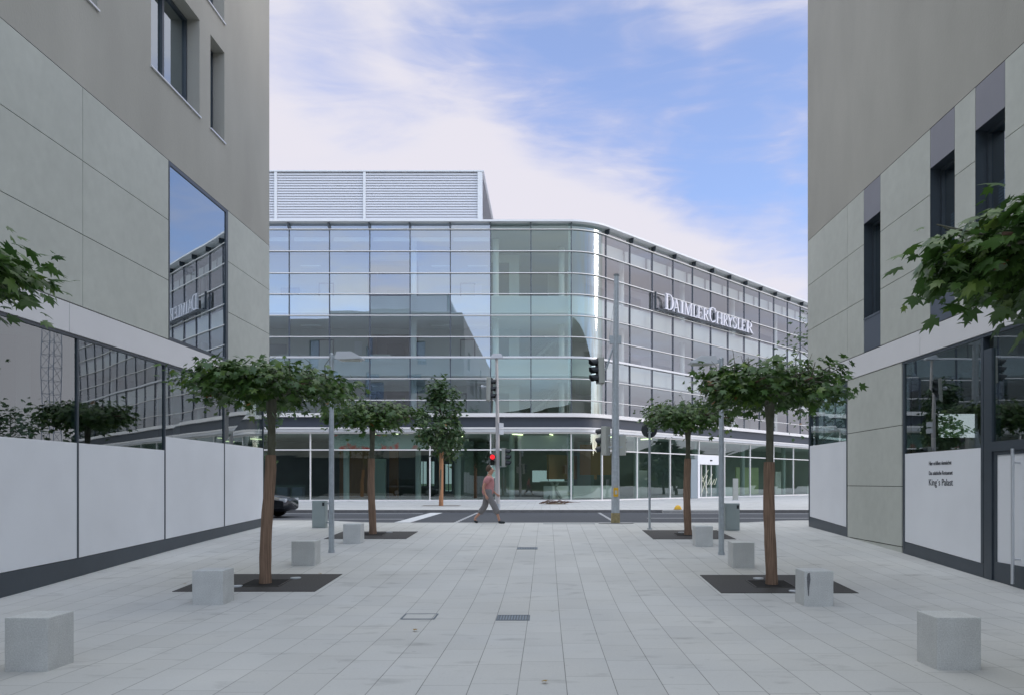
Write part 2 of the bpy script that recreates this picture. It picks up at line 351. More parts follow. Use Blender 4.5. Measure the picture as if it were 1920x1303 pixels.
def panels(par, fr, us, vs_, skip=(), name='cladding_panel', m=None, d0=0., d1=-.03):
    g = .007
    for a, b in zip(us, us[1:]):
        for c, e in zip(vs_, vs_[1:]):
            if any(s[0] < (a+b)/2 < s[1] and s[2] < (c+e)/2 < s[3] for s in skip): continue
            mb = MB(); fr.rect(mb, a+g, b-g, c+g, e-g, d0, d1); mb.build(name, m or clad, par, world=True)
def plant_box(par, x0, x1, y0, y1, z0, z1, step, posts, louv='z', name='plant_room'):
    core = MB(); core.box(x0+.1, x1-.1, y0+.1, y1-.1, z0, z1-.06)
    o = core.build(name, mat('plant_core', (.36, .37, .40), .7), par, world=True)
    lv = MB(); z = z0+.06
    while z < z1-.15:
        for (a, b, c, e) in ((x0, x1, y0, y0+.055), (x0, x1, y1-.055, y1)):
            ya, yb = (c, e) if c == y0 else (e, c)
            lv.add([(a, yb, z+step*.985), (b, yb, z+step*.985), (b, ya, z), (a, ya, z), (b, ya, z+.015), (a, ya, z+.015)], ((0, 1, 2, 3), (3, 2, 4, 5), (5, 4, 1, 0)))
        for (xa, xb) in ((x0, x0+.1), (x1, x1-.1)):
            lv.add([(xb, y0+.1, z+step*.985), (xb, y1-.1, z+step*.985), (xa, y1-.1, z), (xa, y0+.1, z), (xa, y1-.1, z+.015), (xa, y0+.1, z+.015)], ((0, 1, 2, 3), (3, 2, 4, 5), (5, 4, 1, 0)))
        z += step
    lv.build('louvre', mat('louvre_metal', (.62, .63, .67), .5, .1), o, recalc=False)
    for p in posts:
        pb = MB(); pb.box(p[0], p[1], y0-.05, y0+.12, z0, z1-.05); pb.build('post', silver, o)
    cp = MB(); cp.box(x0-.08, x1+.08, y0-.08, y1+.08, z1-.05, z1+.04); cp.build('coping', silver, o)
    return o

# --- left block
lb = thing('office_block', 'grey rendered office block with one big flush blue window, on the left of the plaza', 'building', (LX, 22, 0), group='rendered blocks flanking the plaza')
fl = Frame((LX, 0, 0), (0, 1, 0), (1, 0, 0)); LE = 22.03
wins = [(15.44, 17.60, 10.0, 12.2, (16.5,)), (18.17, 18.96, 10.0, 12.2, ()), (11.44, 13.6, 10.0, 12.2, ()), (16.8, 18.95, 12.92, 15.1, ()), (6.4, 8.56, 10.0, 12.2, ()), (2, 4.1, 12.92, 15.1, ())]
bw = (16.16, 19.16, 4.68, 8.38)
mb = MB(); fl.sheet(mb, YB, LE, Z1+.004, ZT, [x[:4] for x in wins], 0, .34)
fn = Frame((0, LE, 0), (1, 0, 0), (0, 1, 0))
nw = [(-46+k*4.1, -44.6+k*4.1, 10.0, 12.2) for k in range(9)]+[(-44+k*5.3, -43.1+k*5.3, 13.1, 15.1) for k in range(7)]
fn.sheet(mb, -48, LX, Z5, ZT, nw, 0, .3)
mb.quad((-48, YB, 0), (LX, YB, 0), (LX, YB, ZT), (-48, YB, ZT)); mb.quad((-48, YB, 0), (-48, LE, 0), (-48, LE, ZT), (-48, YB, ZT))
mb.build('wall', stucco, lb, recalc=False, world=True)
MB().box(-48, LX, YB, LE, ZT, ZT+.05).build('roof', silver, lb, world=True)
for x in wins: window(lb, fl, *x[:4], bars=x[4])
for x in nw: window(lb, fn, *x[:4], rev=.3, sill=False)
room(lb, 'upper_floor_room', -15, LX-.36, 1, 21.6, 8.6, 16.5, inner, ('x1',))
room(lb, 'upper_north_room', -47, -15.1, 14, LE-.33, 8.6, 16.5, inner, ('y1',))
# blinds behind the upper windows
bl = MB()
for k in range(8): bl.box(LX-.62, LX-.60, 15.5+k*.12, 15.59+k*.12, 10.02, 12.18)
bl.build('blind', mat('pale_blind', (.5, .53, .6), .7), lb, world=True)
# cladding zone
mb = MB(); fl.sheet(mb, YB, LE, Z5, Z1, [bw], -.03, .1); mb.build('backing', gap, lb, recalc=False, world=True)
panels(lb, fl, [YB, -10.5, -4.5, 1.4, 7.2, 13.17, bw[0]], [Z4, Z3, Z2, Z1])
panels(lb, fl, [bw[1], LE], [Z4, Z3, Z2, Z1])
panels(lb, fl, [YB, -6, .5, 6.6, 12.78, 18.6, LE], [Z5, Z4-.012], name='fascia_band', m=band, d0=.012)
g = MB(); fl.sheet(g, bw[0]+.02, bw[1]-.02, bw[2]+.02, bw[3]-.02, d=-.012); bo = g.build('window', GBL, lb, recalc=False, world=True)
f = MB()
for a in ((bw[0], bw[1], bw[2]-.02, bw[2]+.05), (bw[0], bw[1], bw[3]-.06, bw[3]+.02), (bw[0], bw[0]+.04, bw[2]+.05, bw[3]-.06), (bw[1]-.13, bw[1], bw[2]+.05, bw[3]-.06)): fl.rect(f, *a, .008, -.14)
f.build('window_frame', darkm, bo)
room(lb, 'first_floor_room', -14, LX-.15, 14, 21.5, 4.75, 8.35, inner, ('x1',))
# ground floor
def pb(y): return .36+max(0, (y-11.2))*.0325
gf = [YB, -13.8, -10.8, -7.8, -4.8, -1.9, 1.1, 4.1, 7.1, 10.08, 13.06, 16.04, 19.0, 21.62]
for i, (a, b) in enumerate(zip(gf, gf[1:])):
    top = 2.36 if b < 16.5 else 2.645
    w_ = MB(); fl.plate(w_, ((a+.02, pb(a)), (b-.02, pb(b)), (b-.02, top), (a+.02, top)), -.02, -.05); w_.build('white_infill_panel', white, lb, world=True)
    g = MB(); k1, k2 = random.uniform(-.006, .006), random.uniform(-.006, .006)
    g.quad(fl(a+.02, top, -.035+k1), fl(b-.02, top, -.035-k1), fl(b-.02, Z5, -.035+k2), fl(a+.02, Z5, -.035-k2)); g.build('shop_window', GSH, lb, recalc=False, world=True)
    p_ = MB(); fl.plate(p_, ((a, -.6), (b, -.6), (b, pb(b)-.01), (a, pb(a)-.01)), -.012, -.2); p_.build('plinth', darkm, lb, world=True)
    m_ = MB(); fl.rect(m_, b-.022, b+.022, pb(b), Z5-.03, -.012, -.12); m_.build('mullion', darkm, lb, world=True)
m_ = MB(); fl.rect(m_, YB, 21.64, Z5-.05, Z5-.002, -.008, -.12); m_.build('head_rail', darkm, lb, world=True)
MB().box(-48, LX-.21, 21.62, 21.66, -.6, Z5).build('north_ground_wall', darkm, lb, world=True)
MB().box(-48, LX, 21.66, LE, Z5-.012, Z5-.002).build('soffit', band, lb, world=True)
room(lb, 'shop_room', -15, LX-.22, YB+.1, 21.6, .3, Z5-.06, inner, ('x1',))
for k, yy in enumerate((7.3, 12.6, 17.9)):
    MB().box(LX-1.1, LX-.75, yy, yy+.35, .3, Z5-.07).build('interior_column', mat('column_dark', (.06, .06, .065), .8), lb, world=True)
plant_box(lb, -17.6, -9.9, 5, 19.5, ZT, ZT+2.7, .16, [(-13.8, -13.6)])

# --- right block
rb = thing('office_block', 'grey rendered block with slot windows and white shop panels, right of the plaza', 'building', (RX, 21.6, 0), group='rendered blocks flanking the plaza')
fr = Frame((RX, 0, 0), (0, 1, 0), (-1, 0, 0)); RE = 21.62
mb = MB(); uw = [(4, 5.2, 12.9, 15.1), (-2, .2, 10, 12.2)]
fr.sheet(mb, YB, RE, Z1+.004, ZT, uw, 0, .34)
fn = Frame((0, RE, 0), (1, 0, 0), (0, 1, 0)); nw = [(12+k*4.1, 13.4+k*4.1, 10.0, 12.2) for k in range(8)]
fn.sheet(mb, RX, 50, Z4, ZT, nw, 0, .3)
mb.quad((50, YB, 0), (RX, YB, 0), (RX, YB, ZT), (50, YB, ZT)); mb.quad((50, YB, 0), (50, RE, 0), (50, RE, ZT), (50, YB, ZT))
mb.build('wall', stucco, rb, recalc=False, world=True)
MB().box(RX, 50, YB, RE, ZT, ZT+.05).build('roof', silver, rb, world=True)
for x in uw: window(rb, fr, *x)
for x in nw: window(rb, fn, *x, rev=.3, sill=False)
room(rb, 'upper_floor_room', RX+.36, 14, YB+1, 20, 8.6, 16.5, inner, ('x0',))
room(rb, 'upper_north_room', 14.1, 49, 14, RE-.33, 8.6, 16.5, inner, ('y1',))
slots = [(16.92, 17.80, 7.61, 5.42), (13.84, 14.72, 7.645, 5.42), (12.32, 13.17, 7.66, 5.42), (8.6, 9.45, 7.66, 5.42), (4.2, 5.05, 7.66, 5.42)]
mb = MB(); fr.sheet(mb, YB, RE, Z5, Z1, [(a, b, e, c) for a, b, c, e in slots], -.03, 0); mb.build('backing', gap, rb, recalc=False, world=True)
for a, b, c, e in slots:
    mb = MB()
    fr.rect(mb, a+.006, b-.006, c+.004, Z1-.007, -.002, -.03); mb.build('spandrel_panel', spandrel, rb, world=True)
    mb = MB(); fr.rect(mb, a+.006, b-.006, Z4+.007, e-.004, -.004, -.03); mb.build('spandrel_panel', spandrel2, rb, world=True)
    rv = MB(); rev = .30
    for (p, q) in (((a, e), (b, e)), ((b, e), (b, c)), ((b, c), (a, c)), ((a, c), (a, e))): rv.quad(fr(*p, -.002), fr(*q, -.002), fr(*q, -rev), fr(*p, -rev))
    rv.build('reveal', darkm, rb, recalc=False, world=True)
    wo_ = window(rb, fr, a, b, e, c, rev=.26, sill=False)
    sl = MB(); fr.rect(sl, a+.01, b-.01, e-.02, e+.02, .012, -.2); sl.build('window_sill', mat('dark_sill', (.12, .14, .17), .4, .4), wo_)
    bl = MB(); v = e+.1
    while v < c-.9: fr.rect(bl, a+.06, b-.06, v, v+.035, -rev-.06, -rev-.075); v += .055
    bl.build('blind', mat('grey_blind', (.25, .28, .33), .6), wo_)
room(rb, 'first_floor_room', RX+.42, 14, -10, 20.5, 4.75, 8.35, inner, ('x0',))
us = [YB, -14, -8, -2, slots[4][0], slots[4][1], slots[3][0], slots[3][1], slots[2][0], slots[2][1], slots[1][0], slots[1][1], slots[0][0], slots[0][1], 18.77, RE]
panels(rb, fr, us, [Z4, Z3, Z2, Z1], skip=[(a, b, 0, 20) for a, b, *_ in slots])
panels(rb, fr, [YB, -4, 2.5, 8.8, 15.1, RE], [Z5, Z4-.012], name='fascia_band', m=band, d0=.012)
# ground floor
def shop(a, b, top, p0, p1, mul=True):
    w_ = MB(); fr.plate(w_, ((a+.05, p0), (b-.03, p1), (b-.03, top), (a+.05, top)), -.02, -.05); o = w_.build('white_infill_panel', white, rb, world=True)
    g = MB(); g.quad(fr(a+.02, top, -.035), fr(b-.02, top, -.035), fr(b-.02, Z5, -.03), fr(a+.02, Z5, -.04)); g.build('shop_window', GSH, rb, recalc=False, world=True)
    p_ = MB(); fr.plate(p_, ((a, -.6), (b, -.6), (b, p1-.01), (a, p0-.01)), -.012, -.2); p_.build('plinth', darkm, rb, world=True)
    for u in (a, b):
        m_ = MB(); fr.rect(m_, u-.035+(.035 if u == a else -.035), u+.035+(.035 if u == a else -.035), min(p0, p1), Z5-.03, -.008, -.12); m_.build('mullion', darkm, rb, world=True)
    return o
shop(18.80, 21.58, 2.70, .60, .745)
film = shop(12.95, 15.87, 2.275, .335, .49)
for a in (8.2, 5.2, 2.2, -.8, -3.8, -6.8): shop(a, a+2.96, 2.275, .3, .3)
panels(rb, fr, [15.90, 18.77], [.37, 1.61, 2.87, Z5-.004]); mb = MB(); fr.rect(mb, 15.9, 18.77, -.6, .358, -.003, -.03); mb.build('base_panel', clad, rb, world=True)
mb = MB(); fr.rect(mb, 15.87, 18.8, -.6, Z5-.01, -.034, -.2); mb.build('backing', gap, rb, world=True)
mb = MB(); fr.rect(mb, YB, -6.8, -.6, Z5-.01, -.0, -.2); mb.build('wall', stucco, rb, world=True)
m_ = MB(); fr.rect(m_, -6.8, 15.88, Z5-.05, Z5-.002, -.005, -.12); fr.rect(m_, 18.8, 21.6, Z5-.05, Z5-.002, -.005, -.12); m_.build('head_rail', darkm, rb, world=True)
# door
dm = MB()
for a in ((12.70, 12.93, -.2, 3.9), (11.30, 12.70, 2.20, 2.36), (11.18, 11.30, -.2, 3.9)): fr.rect(dm, *a, -.006, -.16)
dm.build('door_frame', darkm, rb, world=True)
g = MB(); fr.sheet(g, 11.3, 12.7, 2.36, Z5, d=-.04); g.build('fanlight', GSH, rb, recalc=False, world=True)
dl = MB()
for a in ((11.31, 12.69, .03, .40), (11.31, 12.69, 2.14, 2.195), (11.31, 11.40, .40, 2.14), (12.60, 12.69, .40, 2.14)): fr.rect(dl, *a, -.03, -.09)
do = dl.build('door', darkm, rb, world=True); do['label'] = 'glazed door filled with white film'
wf = MB(); fr.rect(wf, 11.40, 12.60, .40, 2.14, -.045, -.075); wf.build('white_film', white, do)
h = MB(); h.tube([fr(12.0, .12, .07), fr(12.0, 2.34-.12, .07)], .026, 14); h.tube([fr(12.0, .5, .07), fr(12.0, .5, -.05)], .015); h.tube([fr(12.0, 2.0, .07), fr(12.0, 2.0, -.05)], .015)
h.build('handle', steel, do, smooth=True)
g = MB(); fr.rect(g, 8.17+2.99, 11.18, -.6, Z5-.01, -.01, -.2); g.build('pier', darkm, rb, world=True)
th = MB(); fr.rect(th, 11.18, 12.93, -.5, .02, -.004, -.2); th.build('threshold', darkm, rb, world=True)
# shop interior, seen through to the street side
fn2 = Frame((0, RE, 0), (1, 0, 0), (0, 1, 0))
mb = MB(); fn2.sheet(mb, RX+.2, 50, -.6, Z4-.002, [(RX+.25, 9.3, 2.7, 4.1), (10.86, 11.95, 2.93, 3.60)], -.03, .15); mb.build('north_ground_wall', mat('shop_wall', (.16, .18, .185), .7, var=.1, scale=1), rb, recalc=False, world=True)
g = MB(); fn2.sheet(g, RX+.25, 9.3, 2.7, 4.1, d=-.06); g.build('shop_window', GSH, rb, recalc=False, world=True)
g = MB(); fn2.sheet(g, 10.86, 11.95, 2.93, 3.60, d=-.12); g.build('shop_window', glass('clear_glass', (.93, .96, .95), .05), rb, recalc=False, world=True)
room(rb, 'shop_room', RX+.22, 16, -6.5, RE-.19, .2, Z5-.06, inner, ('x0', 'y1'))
for xx, yy in ((8.5, 18.2), (12.4, 17.0)):
    MB().box(xx, xx+.3, yy, yy+.3, .2, Z5-.07).build('interior_column', mat('column_grey', (.3, .33, .33), .8), rb, world=True)
MB().box(8.3, 13.5, 20.2, 20.5, .2, 2.86).build('counter', mat('counter', (.33, .36, .30), .6), rb, world=True)
# lettering on the film
def text_mesh(body, size, name, m, parent, origin, xdir, ndir, width=None, depth=.003, height=None):
    cu = bpy.data.curves.new(name, 'FONT'); cu.body = body; cu.size = size; cu.extrude = depth/2; cu.resolution_u = 3
    o = bpy.data.objects.new(name, cu); COL.objects.link(o); bpy.context.view_layer.update()
    me = bpy.data.meshes.new_from_object(o.evaluated_get(bpy.context.evaluated_depsgraph_get())); bpy.data.objects.remove(o)
    co = np.empty(len(me.vertices)*3, 'f'); me.vertices.foreach_get('co', co); co = co.reshape(-1, 3)
    sx = width/(co[:, 0].max()-co[:, 0].min()) if width else 1
    sy = height/(co[:, 1].max()-co[:, 1].min()) if height else 1
    x0, y0 = co[:, 0].min(), 0
    xd, nd = Vector(xdir), Vector(ndir); O = Vector(origin)
    for v, c in zip(me.vertices, co): v.co = O+xd*float((c[0]-x0)*sx)+Vector((0, 0, 1))*float((c[1]-y0)*sy)+nd*float(c[2])
    me.materials.clear(); me.materials.append(m); r = bpy.data.objects.new(name, me); COL.objects.link(r); r.parent = parent; return r
ink = mat('dark_lettering', (.06, .065, .075), .6)
for body, v, hh, wd in (('Hier er\u00f6ffnet demn\u00e4chst', 2.02, .075, .82), ('Das asiatische Restaurant', 1.835, .075, .86), ('King\u00b4s Palast', 1.635, .165, .87)):
    text_mesh(body, .1, 'lettering', ink, film, fr(14.80, v, -.016), (0, -1, 0), (-1, 0, 0), wd, .004, hh)

# ------------------------------------------------------------------ the glass office building
dc = thing('glass_office_building', 'long four storey glass office building with a rounded corner across the street', 'building', (0, 48, 0))
A = Vector((3.77, 49.2)); tv = Vector((.948, 1)).normalized(); nv = Vector((tv.y, -tv.x))
X0 = A.x-.948*(A.y-48)
turn = math.atan2(tv.y, tv.x); RAD = 3.0; TL = RAD*math.tan(turn/2)
cc_ = Vector((X0-TL, 48+RAD)); XE, XL, SL = X0-TL, -31.2, 40.
B0 = Vector((X0, 48))+tv*TL
NARC = 20
def path(off=0., x0=XL, s1=SL):          # plan line of the facade, offset outwards
    p = [Vector((x0, 48-off)), Vector((XE, 48-off))]
    p += [cc_+Vector((math.sin(turn*k/NARC), -math.cos(turn*k/NARC)))*(RAD+off) for k in range(1, NARC)]
    p += [B0+nv*off, B0+tv*s1+nv*off]
    return p
def sweep(par, name, m, d0, d1, z0, z1, x0=XL, s1=SL, smooth=True):
    a, b = path(d1, x0, s1), path(d0, x0, s1); n = len(a); mb = MB()
    mb.v = [(p.x, p.y, z) for z in (z0, z1) for l in (a, b) for p in l]
    for i in range(n-1):
        mb.f += [(i, i+1, n+i+1, n+i), (2*n+i, 3*n+i, 3*n+i+1, 2*n+i+1), (i, 2*n+i, 2*n+i+1, i+1), (n+i, n+i+1, 3*n+i+1, 3*n+i)]
    mb.f += [(0, n, 3*n, 2*n), (n-1, 3*n-1, 4*n-1, 2*n-1)]
    return mb.build(name, m, par, smooth=smooth, world=True)
ff = Frame((0, 48, 0), (1, 0, 0), (0, -1, 0)); fs = Frame((B0.x, B0.y, 0), (tv.x, tv.y, 0), (nv.x, nv.y, 0))
rails = [(17.32, .05), (15.97, .044), (14.61, .044), (13.32, .044), (11.99, .044), (10.67, .044), (9.41, .12), (8.09, .044), (6.77, .044)]
for z, h_ in rails: sweep(dc, 'rail', steelw if h_ < .1 else silver, .12 if h_ < .1 else .17, .04, z-h_/2, z+h_/2)
sweep(dc, 'sill_profile', steelw, .32, -.1, 5.72, 5.95)
sweep(dc, 'fascia', mat('dark_blue_fascia', (.055, .065, .085), .35), .06, -.1, 5.08, 5.72)
sweep(dc, 'lower_profile', steelw, .30, -.1, 4.98, 5.08)
sweep(dc, 'lower_profile', steelw, .02, -.1, 4.70, 4.80)
sweep(dc, 'soffit_strip', silver, .25, -.1, 4.80, 4.98)
sweep(dc, 'transom', steelw, .03, -.08, 3.66, 3.73, s1=SL)
sweep(dc, 'base_profile', steelw, .06, -.1, .40, .60)
# roof edge
sweep(dc, 'roof_edge', mat('roof_edge_metal', (.74, .75, .76), .4), .46, -.3, 17.69, 17.80)
pl = path(-.3)+[Vector((38, 92)), Vector((XL, 92))]
MB().prism([(p.x, p.y, 17.45) for p in pl], (0, 0, .26)).build('roof', mat('roof_membrane', (.4, .4, .4), .8), dc, world=True)
# panes: each bay of a storey is one window, its panes tilted a hair
storeys = [(5.95, 6.77, 8.09, 9.41), (9.41, 10.67, 11.99, 13.32), (13.32, 14.61, 15.97, 17.32, 17.69)]
rg = random.Random(11)
fbays = [1.523-2.5*k for k in range(14)]; fbays = [x for x in fbays if x > XL]+[XL]
fbays = sorted(fbays+([XE] if XE > 1.53 else []))
sb = [(1.814*k)*1.378 for k in range(0, 17)]
s0 = (A-B0).dot(tv); sbays = [0.]+[s0+q for q in sb if s0+q > .3 and s0+q < SL-.3]+[SL]
for fr_, bays in ((ff, fbays), (fs, sbays)):
    for a, b in zip(bays, bays[1:]):
        if b-a < .25: continue
        for st in storeys:
            g = MB()
            for c, e in zip(st, st[1:]):
                i, j = rg.gauss(0, .0034), rg.gauss(0, .0034)
                g.quad(fr_(a, c, i+j), fr_(b, c, -i+j), fr_(b, e, -i-j), fr_(a, e, i-j))
            g.build('window', GRT if fr_ is fs else (GDC if b < -3.4 else GDG), dc, recalc=False, world=True)
    for q in bays:
        if fr_ is fs and q == 0.: continue
        m_ = MB(); fr_.rect(m_, q-.028, q+.028, 5.95, 17.5, .045, -.12); m_.build('mullion', mat('mullion_metal', (.075, .09, .115), .4), dc, world=True)
        m_ = MB(); fr_.plate(m_, ((q-.03, 17.36), (q+.03, 17.36), (q+.03, 17.685), (q-.03, 17.685)), .30, -.05); m_.build('roof_bracket', darkm, dc, world=True)
for st in storeys:
    g = MB()
    ar = [Vector((XE, 48))]+path()[2:-2]+[B0]
    for c, e in zip(st, st[1:]):
        n = len(g.v); g.v += [(p.x, p.y, z) for z in (c, e) for p in ar]; k = len(ar)
        g.f += [(n+i, n+i+1, n+k+i+1, n+k+i) for i in range(k-1)]
    g.build('curved_window', GCU, dc, recalc=False, smooth=True, world=True)
# ground floor glazing
fx = [XL, -22.1, -14.67, -7.25, -3.48, 1.52]; gs = [0.55+s0*0, 2.35, 6.2, 10.0, 13.9, 17.6, 21.2, 24.9, 28.6, 32.4, 36.2, SL]
def zpx(p): return 42.87/(.948-(p-CX)/F)
gs = [.0]+[s0+(zpx(p)-49.2)*1.378 for p in (1195, 1257, 1311, 1359, 1407, 1451, 1488)]; gs += [gs[-1]+3.75*k for k in range(1, 4)]+[SL]
gs = [q for q in gs if q <= SL]
for fr_, bays in ((ff, fx+[XE]), (fs, gs)):
    for a, b in zip(bays, bays[1:]):
        if b-a < .2: continue
        for c, e in ((.60, 3.66), (3.73, 4.70)):
            i, j = rg.gauss(0, .003), rg.gauss(0, .003)
            g = MB(); g.quad(fr_(a, c, -.05+i), fr_(b, c, -.05-i), fr_(b, e, -.05+j), fr_(a, e, -.05-j)); g.build('shop_window', GSD, dc, recalc=False, world=True)
    for q in bays[:-1] if fr_ is ff else bays:
        m_ = MB(); fr_.rect(m_, q-.035, q+.035, .6, 4.7, .02, -.1); m_.build('ground_mullion', steelw, dc, world=True)
g = MB(); ar = [Vector((XE, 48.05))]+path(-.05)[2:-2]+[B0-nv*.05]; k = len(ar)
g.v = [(p.x, p.y, z) for z in (.6, 4.7) for p in ar]; g.f = [(i, i+1, k+i+1, k+i) for i in range(k-1)]
g.build('curved_window', GCU, dc, recalc=False, smooth=True, world=True)
wb_ = mat('roller_blind_white', (.55, .57, .56), .7)
for fr_, bays in ((ff, fbays), (fs, sbays)):
    for a, b in zip(bays, bays[1:]):
        if b-a < 1 or (fr_ is ff and b > -3.4): continue
        m_ = MB(); fr_.rect(m_, a+.12, b-.12, 16.25 if fr_ is fs else 16.75, 17.0, -.50, -.56); m_.build('roller_blind', wb_, dc, world=True)
# floors, ceilings, partitions, columns
for z0, z1 in ((4.85, 5.70), (8.35, 9.40), (12.25, 13.30)):
    pl = path(-.45)+[Vector((36, 90)), Vector((XL, 90))]
    MB().prism([(p.x, p.y, z0) for p in pl], (0, 0, z1-z0)).build('floor_slab', innerc, dc, world=True)
pl = path(-.2)+[Vector((36, 90)), Vector((XL, 90))]
MB().prism([(p.x, p.y, .45) for p in pl], (0, 0, .1)).build('ground_floor', innerf, dc, world=True)
MB().box(XL-.1, XL, 48.05, 90, .3, 17.4).build('end_wall', innerp, dc, world=True)
fe = Frame((B0.x+tv.x*SL, B0.y+tv.y*SL, 0), (-nv.x, -nv.y, 0), (tv.x, tv.y, 0)); mb = MB(); fe.sheet(mb, 0, 22, .3, 17.6); mb.build('end_wall', band, dc, recalc=False, world=True)
fp_ = Frame((0, 53.6, 0), (1, 0, 0), (0, -1, 0)); drk = mat('door_grey', (.16, .17, .19), .5)
for (z0, z1) in ((5.70, 8.35), (9.40, 12.25), (13.30, 17.4)):
    hs = [(-12.4, -8.9, z0, z1-.35), (-3.9, -2.6, z0, z1-.5)]
    mb = MB(); fp_.sheet(mb, XL, -1.9, z0, z1, hs, 0, .2); mb.build('partition', innerp, dc, recalc=False, world=True)
    for xd in (-27, -21.5, -15.8, -6.0) if z0 != 5.7 else (-24, -17, -12.9, -6.6):
        f_ = MB(); fp_.rect(f_, xd, xd+.08, z0, z0+2.15, .04, -.03); fp_.rect(f_, xd+.98, xd+1.06, z0, z0+2.15, .04, -.03); fp_.rect(f_, xd+.08, xd+.98, z0+2.07, z0+2.15, .04, -.03); o = f_.build('interior_door', drk, dc, world=True)
    MB().box(-12.4, -8.9, 56.4, 56.5, z0, z1).build('corridor_wall', mat('corridor_grey', (.26, .27, .30), .7), dc, world=True)
    MB().box(-11.6, -10.3, 56.2, 56.38, z0, z0+2.3).build('corridor_door', drk, dc, world=True)
    bw_ = MB(); fb = Frame((B0.x-nv.x*7.5, B0.y-nv.y*7.5, 0), (tv.x, tv.y, 0), (nv.x, nv.y, 0))
    fb.sheet(bw_, 5.0, SL, z0, z1, [(7+4.6*k, 9.6+4.6*k, z0+.9, z1-.55) for k in range(7)], 0, .15); bw_.build('partition', mat('interior_warm', (.66, .63, .66), .8, var=.06, scale=.5), dc, recalc=False, world=True)
    cf = MB(); fb.sheet(cf, 4.6, SL, z0, z1, d=-1.6); cf.build('corridor_wall', innerp, dc, recalc=False, world=True)
    for (cx, cy) in [(-25.9, 50), (-18.5, 50), (-8.6, 50), (-3.3, 50.2), (1.0, 52.0)]+[tuple(B0+tv*q-nv*2.0) for q in (4.5, 12, 19.5, 27, 34.5)]:
        c_ = MB(); c_.tube([(cx, cy, z0), (cx, cy, z1)], .2, 14); c_.build('column', mat('column_white', (.7, .72, .7), .6), dc, smooth=True, world=True)
# open stair behind the corner
st_ = MB()
for z0, x_ in ((5.7, -.2), (9.4, -.2)):
    for k in range(16): st_.box(x_+k*.28-2.2, x_+k*.28-1.9, 55.6, 57.2, z0+k*.225, z0+k*.225+.06)
    st_.prism([(x_-2.2, 55.5, z0), (x_-1.9, 55.5, z0), (x_+2.4, 55.5, z0+3.6), (x_+2.1, 55.5, z0+3.6)], (0, .06, 0))
    for k in range(5): st_.tube([(x_-2.2, 55.5, z0+.3+k*.16), (x_+2.3, 55.5, z0+3.9+k*.16)], .018, 6)
st_.build('stair', mat('stair_grey', (.42, .45, .45), .6), dc, world=True)
# ground-floor lobby
fbk = Frame((0, 60, 0), (1, 0, 0), (0, -1, 0))
hs = [(-9.9, -9.3, 1.4, 3.3), (-9.15, -8.7, 1.4, 3.3), (-7.9, -7.35, 1.0, 3.1), (-7.2, -6.7, 1.0, 3.1), (-4.7, -3.2, 2.0, 3.0), (-1.15, 1.4, 1.7, 2.6)]
mb = MB(); fbk.sheet(mb, XL, 9.5, .5, 4.85, hs, 0, .2); fbq = Frame((B0.x-nv.x*7.5, B0.y-nv.y*7.5, 0), (tv.x, tv.y, 0), (nv.x, nv.y, 0)); fbq.sheet(mb, 16, SL, .5, 4.85); mb.build('lobby_back_wall', mat('lobby_dark', (.17, .205, .20), .7, var=.2, scale=.5), dc, recalc=False, world=True)
GLB = glass('rear_window_glass', (.42, .58, .55), .1)
for h_ in hs:
    g = MB(); fbk.sheet(g, *h_, d=-.1); g.build('rear_window', GLB, dc, recalc=False, world=True)
    for q in (h_[0], (h_[0]+h_[1])/2, h_[1]):
        m_ = MB(); fbk.rect(m_, q-.03, q+.03, h_[2], h_[3], -.06, -.14); m_.build('rear_window_bar', darkm, dc, world=True)
MB().box(-14.2, -12.2, 53, 53.4, .55, 4.2).build('wooden_screen', wood, dc, world=True)
MB().box(-11.9, -11.1, 53.2, 53.5, .55, 3.3).build('glass_screen', mat('pale_green_screen', (.35, .45, .42), .4), dc, world=True)
MB().box(-11.0, -10.4, 54, 54.4, .55, 4.2).build('wooden_screen', wood, dc, world=True)
MB().box(2.3, 5.0, 53.6, 53.9, 2.2, 4.3).build('orange_wall', mat('orange_wall', (.22, .11, .035), .6), dc, world=True)
MB().box(-1.9, 1.5, 50.6, 50.8, 3.75, 4.75).build('lobby_bulkhead', innerp, dc, world=True)
gq = Frame((B0.x-nv.x*3.2, B0.y-nv.y*3.2, 0), (tv.x, tv.y, 0), (nv.x, nv.y, 0))
q = MB(); gq.rect(q, 22.2, 26.2, .6, 3.0, 0, -.1); q.build('green_wall', mat('green_wall', (.28, .35, .17), .6), dc, world=True)
q = MB(); gq.rect(q, -1.2, 5.4, .6, 1.45, 0, -.8); q.build('reception_desk', innerp, dc, world=True)
q = MB(); gq.rect(q, 1.0, 6.2, 1.9, 3.6, -2.4, -2.6); q.build('orange_wall', MATS['orange_wall'], dc, world=True)
q = MB(); q.tube([(.1, 50.5, .6), (.75, 50.5, 1.7)], .09, 8); q.tube([(.95, 50.5, .6), (.3, 50.5, 1.7)], .09, 8); q.box(-.45, 1.4, 50.1, 50.9, 1.7, 1.76); q.build('lobby_table', mat('table_grey', (.3, .33, .3), .6), dc, world=True)
grn = mat('green_glass_screen', (.22, .29, .27), .25); cgr = mat('lobby_column', (.36, .42, .40), .6)
for x, y in ((-27, 50.5), (-22.5, 51), (-18, 50.5), (-13.0, 50.2), (-8.4, 50.6), (-5.9, 51.5), (-2.3, 51.0), (1.6, 51.6)):
    c_ = MB(); c_.tube([(x, y, .55), (x, y, 4.85)], .19, 14); c_.build('column', cgr, dc, smooth=True, world=True)
